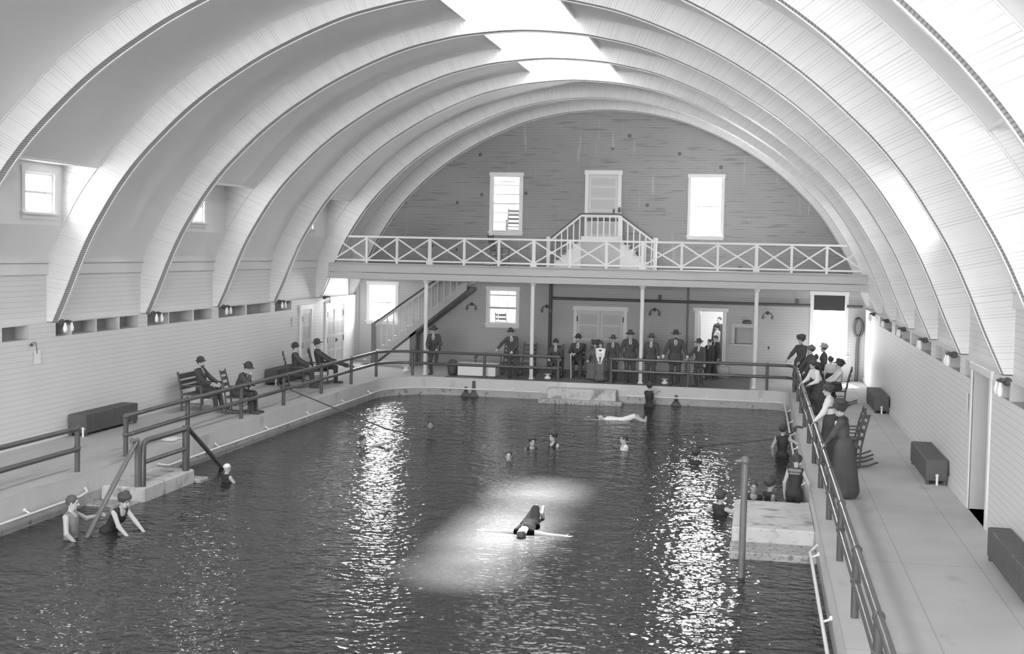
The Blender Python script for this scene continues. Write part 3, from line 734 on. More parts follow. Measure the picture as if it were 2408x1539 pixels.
            E_(Hd(-.03, 0, .10), RH, (.13, .12, .075), .03, L); E_(Hd(-.02, 0, .07), RH, (.17, .17, .02), .02, L)
            for k in range(6): E_(Hd(.12 - .05 * k, -.05 + .02 * k, .15 + .03 * math.sin(k * .6)), RH, (.05, .05, .05), .03, L)
        elif hat == 'toque':
            E_(Hd(-.02, 0, .10), RH, (.14, .13, .075), .02, L); E_(Hd(-.01, 0, .065), RH, (.165, .155, .028), .02, L)
        out('hat', L, hatmat, cuts, v=min(vox, .009))
    # clothes
    sleeve = lambda L, g, frac=1.0, k=.03: [(C(J[i]['sh'], J[i]['el'], .052 * b_ + g, .044 + g, k, L), C(J[i]['el'], J[i]['el'] + (J[i]['wr'] - J[i]['el']) * frac, .045 + g, .034 + g, k, L)) for i in (0, 1)]
    I3 = np.array([Fw, Lw, Uw])
    if dress == 'suit':
        L = []; torso_prims(L, .022, .06); sleeve(L, .014, .98)
        for i in (0, 1): C(J[i]['hj'], J[i]['hj'] + (J[i]['kn'] - J[i]['hj']) * .38, .125 * b_, .115 * b_, .06, L)
        # lapel opening: carve a V on the chest
        L.append(('-c', W(P(.30, .165 * b_)), W(P(.50, .10)), .018 * sc, .065 * sc, .012 * sc))
        ct = out('coat', L, coat)
        S = []; E_(P(.385, .035), RT, (.085, .07, .13), .02, S); sf = out('shirt_front', S, collar)
        if tie:
            S = []; C(P(.475, .098), P(.30, .124), .013, .02, .01, S); C(P(.48, .098, -.01), P(.48, .098, .01), .016, .016, .01, S); out('necktie', S, 'hair', par=sf)
        S = []; C(nb + U0 * .015, nb + U0 * .045 + Fh * .005, .062, .058, .01, S); out('collar', S, collar, par=sf)
    elif dress in ('dress', 'blouse'):
        L = []; torso_prims(L, .018, .05)
        for i in (0, 1):
            C(J[i]['sh'], J[i]['el'], .072, .062, .03, L); C(J[i]['el'], J[i]['el'] + (J[i]['wr'] - J[i]['el']) * .97, .062, .036, .03, L)
        C(nb - U0 * .01, nb + U0 * .05 + Fh * .004, .056, .053, .015, L)
        bl = out('blouse' if dress == 'blouse' else 'bodice', L, coat)
        if collar != 'shirt' and collar:
            S = []; C(P(.44, .11), P(.36, .125), .03, .02, .02, S); C(P(.45, .09, -.05), P(.45, .09, .05), .03, .03, .03, S); out('bow', S, collar, par=bl)
    elif dress == 'swim':
        L = []; torso_prims(L, .012, .05)
        for i in (0, 1): C(J[i]['hj'], J[i]['kn'], .098 * b_, .072, .05, L)
        if collar == 'sleeved': [C(J[i]['sh'], J[i]['sh'] + (J[i]['el'] - J[i]['sh']) * .7, .07, .06, .03, L) for i in (0, 1)]
        L.append(('-c', W(nb + T * .03 + FT * .06), W(nb - T * .01 + FT * .06), .075 * sc, .07 * sc, .02 * sc))
        bs = out('bathing_suit', L, coat)
        if collar == 'sailor':
            S = []; C(P(.47, -.10, -.11), P(.47, -.10, .11), .035, .035, .03, S); C(P(.40, -.115, -.1), P(.40, -.115, .1), .02, .02, .03, S); out('sailor_collar', S, 'greyswim', par=bs)
    if dress == 'suit':
        if legvis:
            L = []; E_(P(.0), RT, [q + .014 for q in pel], .05, L)
            for i in (0, 1): C(J[i]['hj'], J[i]['kn'], .100 * b_, .074, .04, L); C(J[i]['kn'], J[i]['an'] + np.array([0, 0, -.02]), .072, .060, .03, L)
            out('trousers', L, legs)
    elif dress in ('dress', 'blouse'):
        L = []; kn = (J[0]['kn'] + J[1]['kn']) / 2; an = (J[0]['an'] + J[1]['an']) / 2; gf = np.array([an[0] * .6 + hip[0] * .4, an[1], .06])
        E_(P(.02), RT, [q + .04 for q in pel], .05, L); E_(P(.14), RT, [q + .032 for q in waist[:2]] + [.05], .05, L)
        if kn[0] - hip[0] > .25:        # seated: cloth over the lap, then down to the feet
            for i in (0, 1): C(J[i]['hj'], J[i]['kn'], .135, .115, .08, L); C(J[i]['kn'], J[i]['an'], .12, .15, .08, L)
            C(kn, an, .14, .20, .08, L)
        else:
            for i in (0, 1): C(J[i]['hj'], J[i]['kn'], .13, .115, .06, L); C(J[i]['kn'], J[i]['an'], .115, .11, .06, L)
            C(P(-.04), P(-.40, .03), .165, .20, .08, L); C(P(.0), gf + np.array([0, 0, .12]), .15, .235, .08, L); C(P(-.02, -.03), gf + np.array([-.10, 0, .1]), .14, .20, .08, L)
            for k in range(9): a = k * 2 * PI / 9; C(P(-.25), gf + np.array([.20 * math.cos(a), .22 * math.sin(a), .06]), .10, .055, .03, L)
        lowz = min(J[0]['an'][2], J[1]['an'][2]) - .055
        out('skirt', L, legs, [(W((0, 0, lowz)), -Uw)])
    if shoes and dress != 'swim':
        for i in (0, 1):
            S = []; C(J[i]['an'] + np.array([-.045, 0, -.045]), J[i]['toe'] + np.array([.02, 0, .0]), .044, .036, .03, S); C(J[i]['an'], J[i]['an'] + np.array([0, 0, -.04]), .05, .045, .03, S)
            out('shoe', S, 'shoe', [(W((0, 0, J[i]['an'][2] - .085)), -Uw)])
    return root
# ================================================================== THINGS
R_ = .05
def rail_posts(root, spots, base=0.0, top=.88, r=R_):
    for x, y in spots:
        m = MB(); m.tube([(x, y, base), (x, y, top)], r, 12); m.lathe([(r + .004, -.035), (r + .014, -.03), (r + .014, .03), (r + .004, .035)], (x, y, .46), 12)
        m.build('post', M_['iron'], root)
def pipe_rail(label, spots, path, heights=(.84, .44), group='pipe railings around the pool'):
    t = empty('pipe_railing', (spots[0][0], spots[0][1], 0), 0, label, 'railing', group); tops = None
    for h, nm in zip(heights, ('top_rail', 'middle_rail')):
        tr = MB().tube([(x, y, h) for x, y in path], R_, 12).build(nm, M_['iron'], t); tops = tr if nm == 'top_rail' else tops
    rail_posts(t, spots)
    for x, y in spots: MB().ball((x, y, heights[0]), .068, 10).build('fitting', M_['iron'], tops)
    return t
RX, RY, LX = 1.28, 38.60, -12.93
pipe_rail('short dark pipe railing on the left deck nearest the camera', [(LX + .1, 19.97), (LX + .1, 17.3), (LX + .1, 14.6), (LX + .1, 11.9)], [(LX + .1, 20.0), (LX + .1, 9.0)])
arc = [(LX + 1.05 - 1.05 * math.cos(t), RY - 1.05 + 1.05 * math.sin(t)) for t in [k * PI / 20 for k in range(11)]]
pipe_rail('dark pipe railing along the left deck, curving round the far corner', [(LX + .1, 21.69), (LX, 24.5), (LX, 27.3), (LX, 29.95), (LX, 32.75), (LX, 35.34), (LX + .02, 37.75), (-11.87, RY), (-9.28, RY), (-6.68, RY)], [(LX + .1, 21.66), (LX, 24.5)] + arc + [(-6.65, RY)])
pipe_rail('dark pipe railing in front of the standing men at the far end', [(-4.85, RY), (-2.25, RY), (.36, RY)], [(-4.88, RY), (1.0, RY)])
pipe_rail('dark pipe railing running along the right deck', [(RX, 11.78), (RX, 14.45), (RX, 17.14), (RX, 19.82), (RX, 22.5), (RX, 25.18), (RX, 27.86), (RX, 30.54), (RX, 33.2), (RX, 35.9), (RX - .05, 38.3)], [(RX, 8.0), (RX, 37.6), (RX - .1, 38.35), (1.0, RY)])

# ---- bathing platforms and their handrails
def platform(label, x0, x1, y0, y1, z, steps, wallx):
    t = empty('bathing_platform', ((x0 + x1) / 2, (y0 + y1) / 2, -2.2), 0, label, 'platform')
    MB().box(x0, x1, y0, y1, -2.2, z, .03).build('landing', M_['landing'], t)
    for (a, b, c, d, zz) in steps: MB().box(a, b, c, d, -2.2, zz, .02).build('step', M_['step'], t)
    return t
platform('cement landing with steps against the left pool wall, two handrails on it', PXL, -11.66, 20.38, 22.42, -.33, [(PXL, -11.5, 22.42, 22.75, -.55), (PXL, -11.75, 19.85, 20.38, -.60), (PXL, -11.75, 19.4, 19.85, -.78)], PXL)
platform('cement landing with dark wet stains against the right pool wall', -.34, PXR, 19.92, 22.2, -.25, [(-.36, PXR, 19.2, 19.92, -.50), (-.2, PXR, 22.2, 22.6, -.75)], PXR)
platform('low cement landing at the middle of the far pool wall', -6.92, -4.58, 37.85, PYF, -.16, [(-7.15, -4.33, 37.5, 37.85, -.50)], PXR)
t = empty('handrail', (-11.75, 20.5, -.33), 0, 'two-bar dark handrail standing on the left cement landing', 'handrail')
pa = [(-11.75, 20.5, -.33), (-11.75, 20.5, .46), (-11.75, 20.55, .53), (-11.75, 20.62, .56), (-11.75, 22.2, .56)]
MB().tube(pa, .055, 12).build('top_rail', M_['iron'], t); MB().tube([(-11.75, 20.5, .14), (-11.75, 22.2, .14)], .045, 12).build('middle_rail', M_['iron'], t)
MB().tube([(-11.75, 22.2, -.33), (-11.75, 22.2, .62)], .075, 14).build('post', M_['iron'], t)
MB().tube([(-11.83, 20.42, -.33), (-11.83, 20.42, .56)], .05, 12).build('post', M_['steel_pipe'], t)
MB().tube([(-11.83, 20.42, .6), (-11.83, 20.2, .6)], .04, 10).ball((-11.83, 20.42, .58), .06, 8).ball((-11.95, 20.42, .6), .035, 8).build('elbow', M_['steel_pipe'], t)
tag(MB().tube([(-11.83, 20.36, .55), (-11.52, 19.05, -.03), (-11.33, 18.26, -.38), (-11.2, 17.72, -.64), (-11.1, 17.3, -.9)], .045, 12).build('sloping_handrail', M_['steel_pipe']), 'grey pipe sloping from the left landing into the water, gripped by a bather', 'handrail')
tag(MB().tube([(-11.75, 22.3, .54), (-11.87, 24.3, -.75)], .05, 12).build('sloping_handrail', M_['iron']), 'short dark pipe sloping into the water beyond the left landing', 'handrail')
t = empty('handrail_pole', (-.13, 18.1, -2.2), 0, 'tall upright grey pipe standing in the water beside the right landing', 'pole')
MB().tube([(-.15, 18.1, -2.2), (-.13, 18.15, 1.2)], .055, 14).build('pole', M_['steel_pipe'], t)
MB().ball((-.13, 18.15, 1.22), .075, 10).tube([(-.13, 18.15, 1.23), (-.28, 18.15, 1.2)], .035, 8).build('cap', M_['steel_pipe'], t)
def grab_pipe(label, path, brackets):
    t = empty('wall_grab_pipe', path[0], 0, label, 'grab pipe', 'white pipes along the pool wall')
    MB().tube(path, .026, 8).build('pipe', M_['trim'], t)
    for (x, y), (dx, dy) in brackets: MB().tube([(x, y, -.36), (x + dx, y + dy, -.30)], .018, 6).ball((x + dx * .9, y + dy * .9, -.30), .035, 6).build('bracket', M_['trim'], t)
gx = PXL + .13
grab_pipe('white grab pipe on the near left pool wall up to the landing', [(gx, 10.5, -.36), (gx, 19.5, -.36), (gx - .02, 19.75, -.33), (PXL + .01, 19.85, -.28)], [((gx, y), (-.13, 0)) for y in (12.5, 15.2, 18.0)])
ga = [(gx + 1.75 - 1.75 * math.cos(t), PYF - .13 - 1.75 + 1.75 * math.sin(t), -.36) for t in [k * PI / 20 for k in range(11)]]
grab_pipe('white grab pipe on the left pool wall curving along the far wall', [(PXL + .01, 22.55, -.3), (gx, 22.75, -.36)] + ga + [(-7.25, PYF - .13, -.36)], [((gx, y), (-.13, 0)) for y in (25.2, 28, 30.8, 33.6, 36.0)] + [((x, PYF - .13), (0, .13)) for x in (-9.9, -8.2)])
grab_pipe('white grab pipe on the far pool wall right of the low landing', [(-4.25, PYF - .13, -.36), (.85, PYF - .13, -.36)], [((x, PYF - .13), (0, .13)) for x in (-3.4, -1.6, .2)])
grab_pipe('white grab pipe on the right pool wall beyond the stained landing', [(PXR - .13, 37.9, -.36), (PXR - .13, 22.6, -.36), (PXR - .01, 22.4, -.3)], [((PXR - .13, y), (.13, 0)) for y in (36, 33.6, 31.3, 29, 26.7, 24.4)])
grab_pipe('white grab pipe on the right pool wall nearest the camera', [(PXR - .01, 19.1, -.28), (PXR - .13, 18.9, -.36), (PXR - .13, 10.5, -.36)], [((PXR - .13, y), (.13, 0)) for y in (18.6, 15.3, 12.5)])
for (x, h, lb) in ((-9.58, .55, 'tall dark flared water inlet on the far pool wall'), (-9.86, .34, 'small dark water inlet beside the tall inlet on the far wall'), (-2.61, .36, 'dark water inlet at the right of the far pool wall')):
    t = empty('water_inlet', (x, PYF, -.62), 0, lb, 'water inlet')
    MB().lathe([(.02, h), (.055, h - .02), (.06, h - .25), (.075, .16), (.17, .03), (.2, -.05), (.01, -.05)], (x, PYF - .09, -.62), 14, 1, .45).build('spout', M_['iron_dull'], t)
t = empty('lifeline_rope', (LX, 29.95, .45), 0, 'dark lifeline rope stretched across the pool from railing to railing', 'rope')
rp = [(LX + .05, 29.95, .50), (-11.2, 29.35, .08), (-9.57, 28.85, -.33), (-8.55, 29.3, -.60), (-7.5, 29.6, -.75), (-5, 29.9, -.85), (-2.6, 30.2, -.75), (-1.48, 30.25, -.62), (-.2, 30.3, -.43), (.75, 30.3, -.26), (1.2, 30.35, .02)]
MB().tube(rp, .02, 8).build('line', M_['rope'], t); MB().ball((1.12, 30.3, -.02), .10, 10, (1.4, .8, .8)).build('knot', M_['rope'], t)
MB().tube([(LX + .07, 29.95, .52), (LX - .07, 29.95, .48), (LX, 30.03, .45), (LX + .05, 29.9, .42)], .03, 8).build('loop', M_['rope'], t)

# ---- radiators
def radiator(lb, x0, x1, y0, y1, g='long dark radiators on the deck by the walls'):
    t = empty('radiator', ((x0 + x1) / 2, (y0 + y1) / 2, 0), 0, lb, 'radiator', g)
    n = int((y1 - y0) / .075); d = (y1 - y0) / n; m = MB()
    for k in range(n): m.box(x0, x1, y0 + k * d + .006, y0 + (k + 1) * d - .006, .07, .50, .018)
    m.build('sections', M_['iron_dull'], t)
    m = MB(); m.box(x0 + .04, x1 - .04, y0 + .01, y1 - .01, .10, .47); m.build('core', M_['iron_dull'], t)
    for y in (y0 + .05, y1 - .05):
        for x in (x0 + .05, x1 - .05): MB().box(x - .03, x + .03, y - .03, y + .03, 0, .1, .008).build('foot', M_['iron_dull'], t)
    xv = x1 - .05 if x0 < XC else x0 + .22
    MB().tube([(xv, y0 - .04, 0), (xv, y0 - .04, .17), (xv, y0 + .03, .17)], .025, 8).ball((xv, y0 - .04, .19), .035, 8).build('valve', M_['white'], t)
radiator('long black radiator on the left deck nearest the camera', WL + .03, WL + .48, 23.62, 25.85)
radiator('black radiator by the left wall behind the two rocking men', WL + .03, WL + .48, 34.2, 37.0)
radiator('black radiator by the right wall farthest away, near the bright window', WR - .46, WR - .03, 33.9, 36.2)
radiator('black radiator halfway along the right wall', WR - .46, WR - .03, 23.47, 25.75)
radiator('black radiator by the right wall nearest the camera, grille top showing', WR - .36, WR - .03, 15.2, 17.75)

# ---- lamp brackets at the rib feet and along the back wall
def wall_lamp(lb, P, g):
    """P(along, out, up) -> space"""
    t = empty('wall_lamp', P(0, 0, 0), 0, lb, 'lamp', g)
    MB().ball(P(0, .04, .02), .085, 10, (.9, .9, .8)).tube([P(-.04, .05, .03), P(-.09, .13, .05), P(-.13, .20, .02)], .024, 8).tube([P(.04, .05, .03), P(.08, .13, .05), P(.12, .20, .02)], .024, 8).build('bracket', M_['iron_dull'], t)
    for a, o in ((-.13, .20), (.12, .20)):
        c = P(a, o, -.11)
        MB().lathe([(.018, .13), (.026, .08), (.042, .04), (.048, -.02), (.036, -.07), (.01, -.09)], c, 12).build('shade', M_['white'], t)
names = ['first', 'second', 'third', 'fourth', 'fifth']
for k in range(5):
    y = rib_y(k) + .18
    wall_lamp('two-armed lamp on the left wall, at the %s arch from the camera' % names[k], lambda a, o, u, y=y: (WL + o, y - a, 2.60 + u), 'lamps at the feet of the arches')
for k, y in enumerate([18.4] + [rib_y(k) + .1 for k in range(5)]):
    wall_lamp('two-armed lamp on the right wall, at the %s arch from the camera' % (names + ['sixth'])[k], lambda a, o, u, y=y: (WR - o * .8, y + a, 2.58 + u), 'lamps at the feet of the arches')
for x, lb in ((-10.79, 'small dark sconce between the stairs and the chair window'), (-7.87, 'small dark sconce beside the thick dark pipe'), (-3.78, 'small dark sconce above the hatted men'), (.35, 'small dark sconce right of the hatch')):
    t = empty('wall_sconce', (x, YK, 2.33), 0, lb, 'sconce', 'dark sconces on the back wall')
    m = MB(); m.ball((x, YK - .05, 2.37), .07, 8); m.tube([(x, YK - .06, 2.36), (x - .12, YK - .12, 2.36), (x - .17, YK - .14, 2.27)], .018, 6); m.tube([(x, YK - .06, 2.36), (x + .12, YK - .12, 2.36), (x + .17, YK - .14, 2.27)], .018, 6); m.build('arms', M_['iron_dull'], t)
    for s in (-1, 1): MB().lathe([(.015, .04), (.04, .01), (.05, -.06), (.02, -.1)], (x + s * .17, YK - .14, 2.24), 8).build('shade', M_['wood_post'], t)
# ---- pipes on the back wall
t = empty('steam_pipe', (-7.72, YK, 0), 0, 'thick dark pipe rising up the back wall and running along under the gallery', 'pipe')
MB().tube([(-7.72, YK - .08, 0), (-7.72, YK - .08, 3.34)], .065, 12).build('riser', M_['iron_dull'], t)
m = MB(); m.tube([(-7.72, YK - .09, 2.69), (1.86, YK - .09, 2.69)], .055, 12); m.tube([(3.15, YK - .09, 2.69), (3.7, YK - .09, 2.69)], .055, 12); m.build('run', M_['iron_dull'], t)
for x in (-3.6, 1.38): MB().box(x - .05, x + .05, YK - .16, YK, 2.74, 2.92, .01).build('hanger', M_['iron_dull'], t)
tag(MB().tube([(-2.56, YK - .05, 0), (-2.56, YK - .05, 3.34)], .04, 10).build('drain_pipe', M_['wood_post']), 'thin grey vertical pipe on the back wall left of the open doorway', 'pipe')
t = empty('fire_hose', (3.57, YK - .1, 0), 0, 'dark looped hose with a long tail in the far right corner', 'hose')
lp = [(3.57 + .15 * math.sin(a) * 1.0, YK - .12 + .02 * math.sin(3 * a), 1.95 + .33 * math.cos(a)) for a in [k * 2 * PI / 24 for k in range(25)]]
MB().tube(lp, .05, 10).build('coil', M_['iron_dull'], t); MB().tube([(q[0] * .98 + .07, q[1] - .07, q[2] * .97 + .04) for q in lp], .045, 10).build('coil', M_['iron_dull'], t)
MB().tube([(3.57, YK - .12, 1.62), (3.55, YK - .1, 1.2), (3.55, YK - .1, 0)], .06, 10).build('tail', M_['iron_dull'], t)
# ---- small things
def hung_card(lb, P, w, h):
    t = empty('hanging_card', P(0, 0), 0, lb, 'card')
    m = MB(); m.quad(P(-w / 2, -h), P(w / 2, -h), P(w / 2, 0), P(-w / 2, 0)); m.quad(P(-w / 2, 0, .01), P(w / 2, 0, .01), P(w / 2, -h, .01), P(-w / 2, -h, .01)); m.quad(P(-w/2, 0), P(w/2, 0), P(w/2, 0, .01), P(-w/2, 0, .01)); m.build('card', M_['paper'], t)
    return t
c1 = hung_card('white card hanging from a hooked cord on the near left wall', lambda a, u, o=.03: (WL + .03 - o + .005, 22.49 + a, 2.05 + u), .24, .30)
MB().tube([(WL + .03, 22.47, 1.98), (WL + .03, 22.45, 2.15), (WL + .04, 22.38, 2.24), (WL + .04, 22.28, 2.22)], .008, 6).ball((WL + .04, 22.26, 2.19), .035, 8).build('cord', M_['iron_dull'], c1)
hung_card('small white card on the left wall before the narrow door', lambda a, u, o=.03: (WL + .03 - o + .005, 36.45 + a, 2.04 + u), .2, .28)
hung_card('tall white card on the right wall beside the passage opening', lambda a, u, o=.03: (WR - .03 + o - .005, 21.72 + a, 2.04 + u), .18, .34)
t = empty('bath_towel', (-13.0, 23.85, 0), 0, 'crumpled white towel lying on the left deck behind the landing', 'towel')
m = MB(); nx = 14; vs = []
for j in range(8):
    for i in range(nx):
        a = i / (nx - 1); b = j / 7
        vs.append((-13.18 + .36 * b + .03 * math.sin(a * 9), 23.6 + .55 * a + .03 * math.sin(b * 7), .012 + .028 * (1 + math.sin(a * 11 + b * 5) * math.cos(b * 9)) * math.sin(PI * a) * math.sin(PI * b)))
m.add(vs, [(j * nx + i, j * nx + i + 1, (j + 1) * nx + i + 1, (j + 1) * nx + i) for j in range(7) for i in range(nx - 1)], smooth=True); m.build('cloth', M_['linen'], t)
t = empty('water_trough', (-9.65, 39.3, 0), 0, 'white enamel trough with a tap behind the far railing', 'trough')
m = MB(); m.box(-10.35, -8.98, 39.0, 39.55, .02, .40, .02); m.build('basin', M_['white'], t)
MB().box(-10.4, -8.93, 38.96, 39.6, .40, .45, .015).build('rim', M_['white'], t)
MB().tube([(-9.82, 39.5, .44), (-9.82, 39.5, .66), (-9.78, 39.42, .72), (-9.70, 39.3, .68)], .025, 8).tube([(-9.9, 39.5, .62), (-9.74, 39.5, .62)], .018, 6).build('tap', M_['iron_dull'], t)
tag(MB().lathe([(.01, .0), (.13, .0), (.17, .08), (.19, .30), (.18, .42), (.12, .52), (.01, .55)], (-10.62, 39.35, 0), 18).build('covered_pail', M_['iron_dull']), 'round black covered pail left of the white trough', 'pail')
for x, y, lb in ((-7.15, 39.2, 'small pale spittoon on the floor before the seated man'), (-3.07, 39.15, 'small pale spittoon on the floor behind the middle of the far railing'), (-12.47, 39.75, 'small pale spittoon on the floor behind the curved railing')):
    tag(MB().lathe([(.01, 0), (.10, 0), (.12, .03), (.10, .08), (.045, .11), (.06, .15), (.14, .17), (.13, .175), (.05, .16)], (x, y, 0), 18).build('spittoon', M_['white']), lb, 'spittoon', 'spittoons on the far deck')
tag(MB().lathe([(.01, 0), (.13, 0), (.14, .05), (.12, .13), (.01, .15)], (-.38, YK - .02, 1.94), 16, 1.2, .6).build('desk_bell', M_['iron_dull']), 'dark round object on top of the hatch frame', 'ornament')
tag(MB().lathe([(.01, 0), (.05, 0), (.06, .08), (.05, .16), (.02, .2), (.01, .2)], (-5.08, 41.72, 5.92), 12).build('finial', M_['iron_dull']), 'small dark knob standing on the corner of the upper stair rail', 'knob')
t = empty('pipe_stub', (1.25, YK, 1.1), 0, 'small dark tap low on the back wall left of the bright window', 'tap')
MB().tube([(.42, YK, 1.12), (.42, YK - .1, 1.12), (.42, YK - .12, 1.05)], .03, 8).build('spout', M_['iron_dull'], t)

# ---- gallery columns, balustrade and the two stairs
for x, lb in ((-11.53, 'thin white column under the gallery at the left, by the lower stairs'), (-7.70, 'thin white column under the gallery beside the leaning man'), (-3.89, 'thin white column under the gallery among the hatted men'), (-.06, 'thin white column under the gallery at the right, by the hatch')):
    t = empty('gallery_column', (x, 39.0, 0), 0, lb, 'column', 'columns under the gallery')
    sh = MB().tube([(x, 39.0, 0), (x, 39.0, 3.34)], .068, 14).build('shaft', M_['trim'], t)
    MB().lathe([(.07, -.12), (.10, -.05), (.13, 0)], (x, 39.0, 3.34), 14).build('capital', M_['trim'], sh); MB().lathe([(.1, 0), (.09, .04), (.07, .06)], (x, 39.0, 0), 14).build('base', M_['trim'], sh)
GP = [-14.95, -13.74, -12.62, -11.42, -10.17, -8.93, -7.69, -6.42, -5.16, -3.92, -2.59, -1.38, -.10, 1.05, 2.19, 3.42]
t = empty('gallery_balustrade', (XC, YG + .08, 3.9), 0, 'white crossed-bar balustrade along the front of the gallery', 'balustrade')
yb = YG + .08; xl, xr = XC - 8.65, XC + 8.85
MB().box(XC - 8.62, XC + 8.66, yb - .035, yb + .035, 4.80, 4.87, .01).build('top_rail', M_['trim'], t); MB().box(XC - 9.12, XC + 9.15, yb - .03, yb + .03, 3.975, 4.035, .008).build('bottom_rail', M_['trim'], t)
main = (-11.42, -7.69, -3.92, -.10)
for x in GP[1:-1]:
    w = .055 if x in main else .04; m = MB(); m.box(x - w, x + w, yb - .045, yb + .045, 3.90, 4.82, .006)
    if x in main: m.box(x - .11, x + .11, yb - .08, yb + .08, 3.90, 4.02, .01)
    else: m.box(x - .05, x + .05, yb - .05, yb + .05, 3.96, 4.06, .01)
    m.build('post', M_['trim'], t)
def clipx(p, q, z0=4.02, z1=4.79):
    lim = lambda z: float(np.interp(z, [3.9, 4.55, 5.15], [9.14, 8.84, 8.5])) + .05
    pts = [(p[0] + (q[0] - p[0]) * k / 40, p[1] + (q[1] - p[1]) * k / 40) for k in range(41)]
    pts = [a for a in pts if abs(a[0] - XC) < lim(a[1])]
    return (pts[0], pts[-1]) if len(pts) > 2 else None
for a, b in zip(GP, GP[1:]):
    for z0, z1, dy in ((4.02, 4.79, -.014), (4.79, 4.02, .014)):
        c = clipx((a, z0), (b, z1))
        if c: MB().bar((c[0][0], yb + dy, c[0][1]), (c[1][0], yb + dy, c[1][1]), .035, .05).build('crossbar', M_['trim'], t)
# upper stairs: a landing before the gallery door with a flight down each side
t = empty('gallery_stairs', (-5.75, 42.1, 3.86), 0, 'white double flight of steps rising to the door above the gallery', 'stairs')
ya, yc = 41.72, YK - .02
MB().box(-6.48, -5.02, ya, yc, 4.90, 5.04, .01).build('landing', M_['trim'], t)
m = MB(); m.prism([(-7.62, 3.86), (-6.48, 4.90), (-5.02, 4.90), (-3.80, 3.86)], 'y', ya + .03, ya + .07); m.build('side_panel', M_['gallery'], t)
for s, x0 in ((-1, -6.48), (1, -5.02)):
    for k in range(5):
        z = 4.90 - (k + 1) * .205 + .205 * .0; xa = x0 + s * k * .245; xb = x0 + s * (k + 1) * .245
        m = MB(); m.box(min(xa, xb), max(xa, xb), ya + .02, yc, 3.86, z + .02); m.box(min(xa, xb + s * .03), max(xa, xb + s * .03), ya - .02, yc, z + .02, z + .05, .006); m.build('step', M_['trim'], t)
top = [(-7.62, 4.92), (-6.48, 5.86), (-5.06, 5.86), (-3.78, 4.95)]
for nm, dz, hh, mt in (('handrail', 0, .06, 'rail_cap'), ('rail', -.075, .07, 'trim')):
    m = MB()
    for p, q in zip(top, top[1:]): m.bar((p[0], ya, p[1] + dz), (q[0], ya, q[1] + dz), .08, hh)
    m.build(nm, M_[mt], t)
def rail_z(x): return float(np.interp(x, [q[0] for q in top], [q[1] for q in top]))
def step_z(x):
    if -6.48 <= x <= -5.02: return 5.04
    d = -6.48 - x if x < -6.48 else x + 5.02
    return 4.95 - (int(d / .245) + 1) * .205
for k in range(17):
    x = -7.42 + k * .222
    MB().box(x - .022, x + .022, ya - .02, ya + .02, step_z(x), rail_z(x) - .08).build('baluster', M_['trim'], t)
MB().box(-5.11, -4.97, ya - .05, ya + .05, 5.04, 5.80, .008).build('newel', M_['trim'], t)
for x, z in ((-7.68, 5.0), (-3.74, 5.02)): MB().box(x - .065, x + .065, ya - .065, ya + .065, 3.86, z, .01).box(x - .08, x + .08, ya - .08, ya + .08, z - .1, z - .04).build('newel', M_['trim'], t)
m = MB(); m.box(-6.4, -5.1, YK - .06, YK - .03, 5.62, 5.74); m.build('back_rail', M_['iron_dull'], t)
# lower stairs: from the deck up to the gallery against the back wall
t = empty('lower_stairs', (-12.8, 42.1, 0), 0, 'straight flight of pale stairs climbing to the gallery', 'stairs')
ya = 41.57; zx = lambda x: .62 + (x + 14.2) * .772
n = 17
for k in range(n):
    z = .19 * (k + 1); x0 = -14.2 + (z - .62) / .772; x1 = x0 + .246
    m = MB(); m.box(x0 - .03, x1, ya - .03, YK - .03, z - .035, z, .008); m.box(x0, x0 + .025, ya + .02, YK - .03, z - .19, z - .03); m.build('step', M_['door'], t)
x0, x1 = -15.0, -10.72
m = MB(); m.prism([(x0 + .15, .02), (x0 + .15, .03), (x1, zx(x1) + .02), (x1, zx(x1) - .36), (x0 + .62, .02)], 'y', ya, ya + .05); m.build('stringer', M_['gallery'], t)
m = MB(); m.prism([(x0 + .62, .0), (x1 + .1, zx(x1) - .28), (x1 + .1, zx(x1) - .40), (x0 + .75, .0)], 'y', ya + .02, YK - .05); m.build('soffit', M_['rail_cap'], t)
m = MB(); m.prism([(-14.3, 0), (-12.92, 0), (-12.92, zx(-12.92) - .36), (-14.3, zx(-14.3) - .30)], 'y', ya + .03, ya + .07); m.build('enclosure', M_['siding_dim'], t)
MB().box(-12.92, -12.68, ya + .02, ya + .3, 0, zx(-12.8) - .36).build('support_post', M_['wood_post'], t)
MB().box(-14.42, -14.26, ya - .06, ya + .10, .0, 1.60, .01).build('newel', M_['wood_post'], t)
hz = lambda x: 1.60 + (x + 14.3) * .712
MB().bar((-14.40, ya, hz(-14.40)), (-11.75, ya, hz(-11.75)), .09, .06).build('handrail', M_['rail_cap'], t)
MB().bar((-14.35, ya, hz(-14.35) - .10), (-11.75, ya, hz(-11.75) - .10), .04, .09).build('rail', M_['door'], t)
for k in range(13):
    x = -14.05 + k * .246
    zt = min(hz(x) - .1, 3.34); z0 = .19 * (int((zx(x) + .02) / .19) + 0)
    if zt > z0 + .05: MB().box(x - .025, x + .025, ya - .015, ya + .035, z0, zt).build('baluster', M_['door'], t)

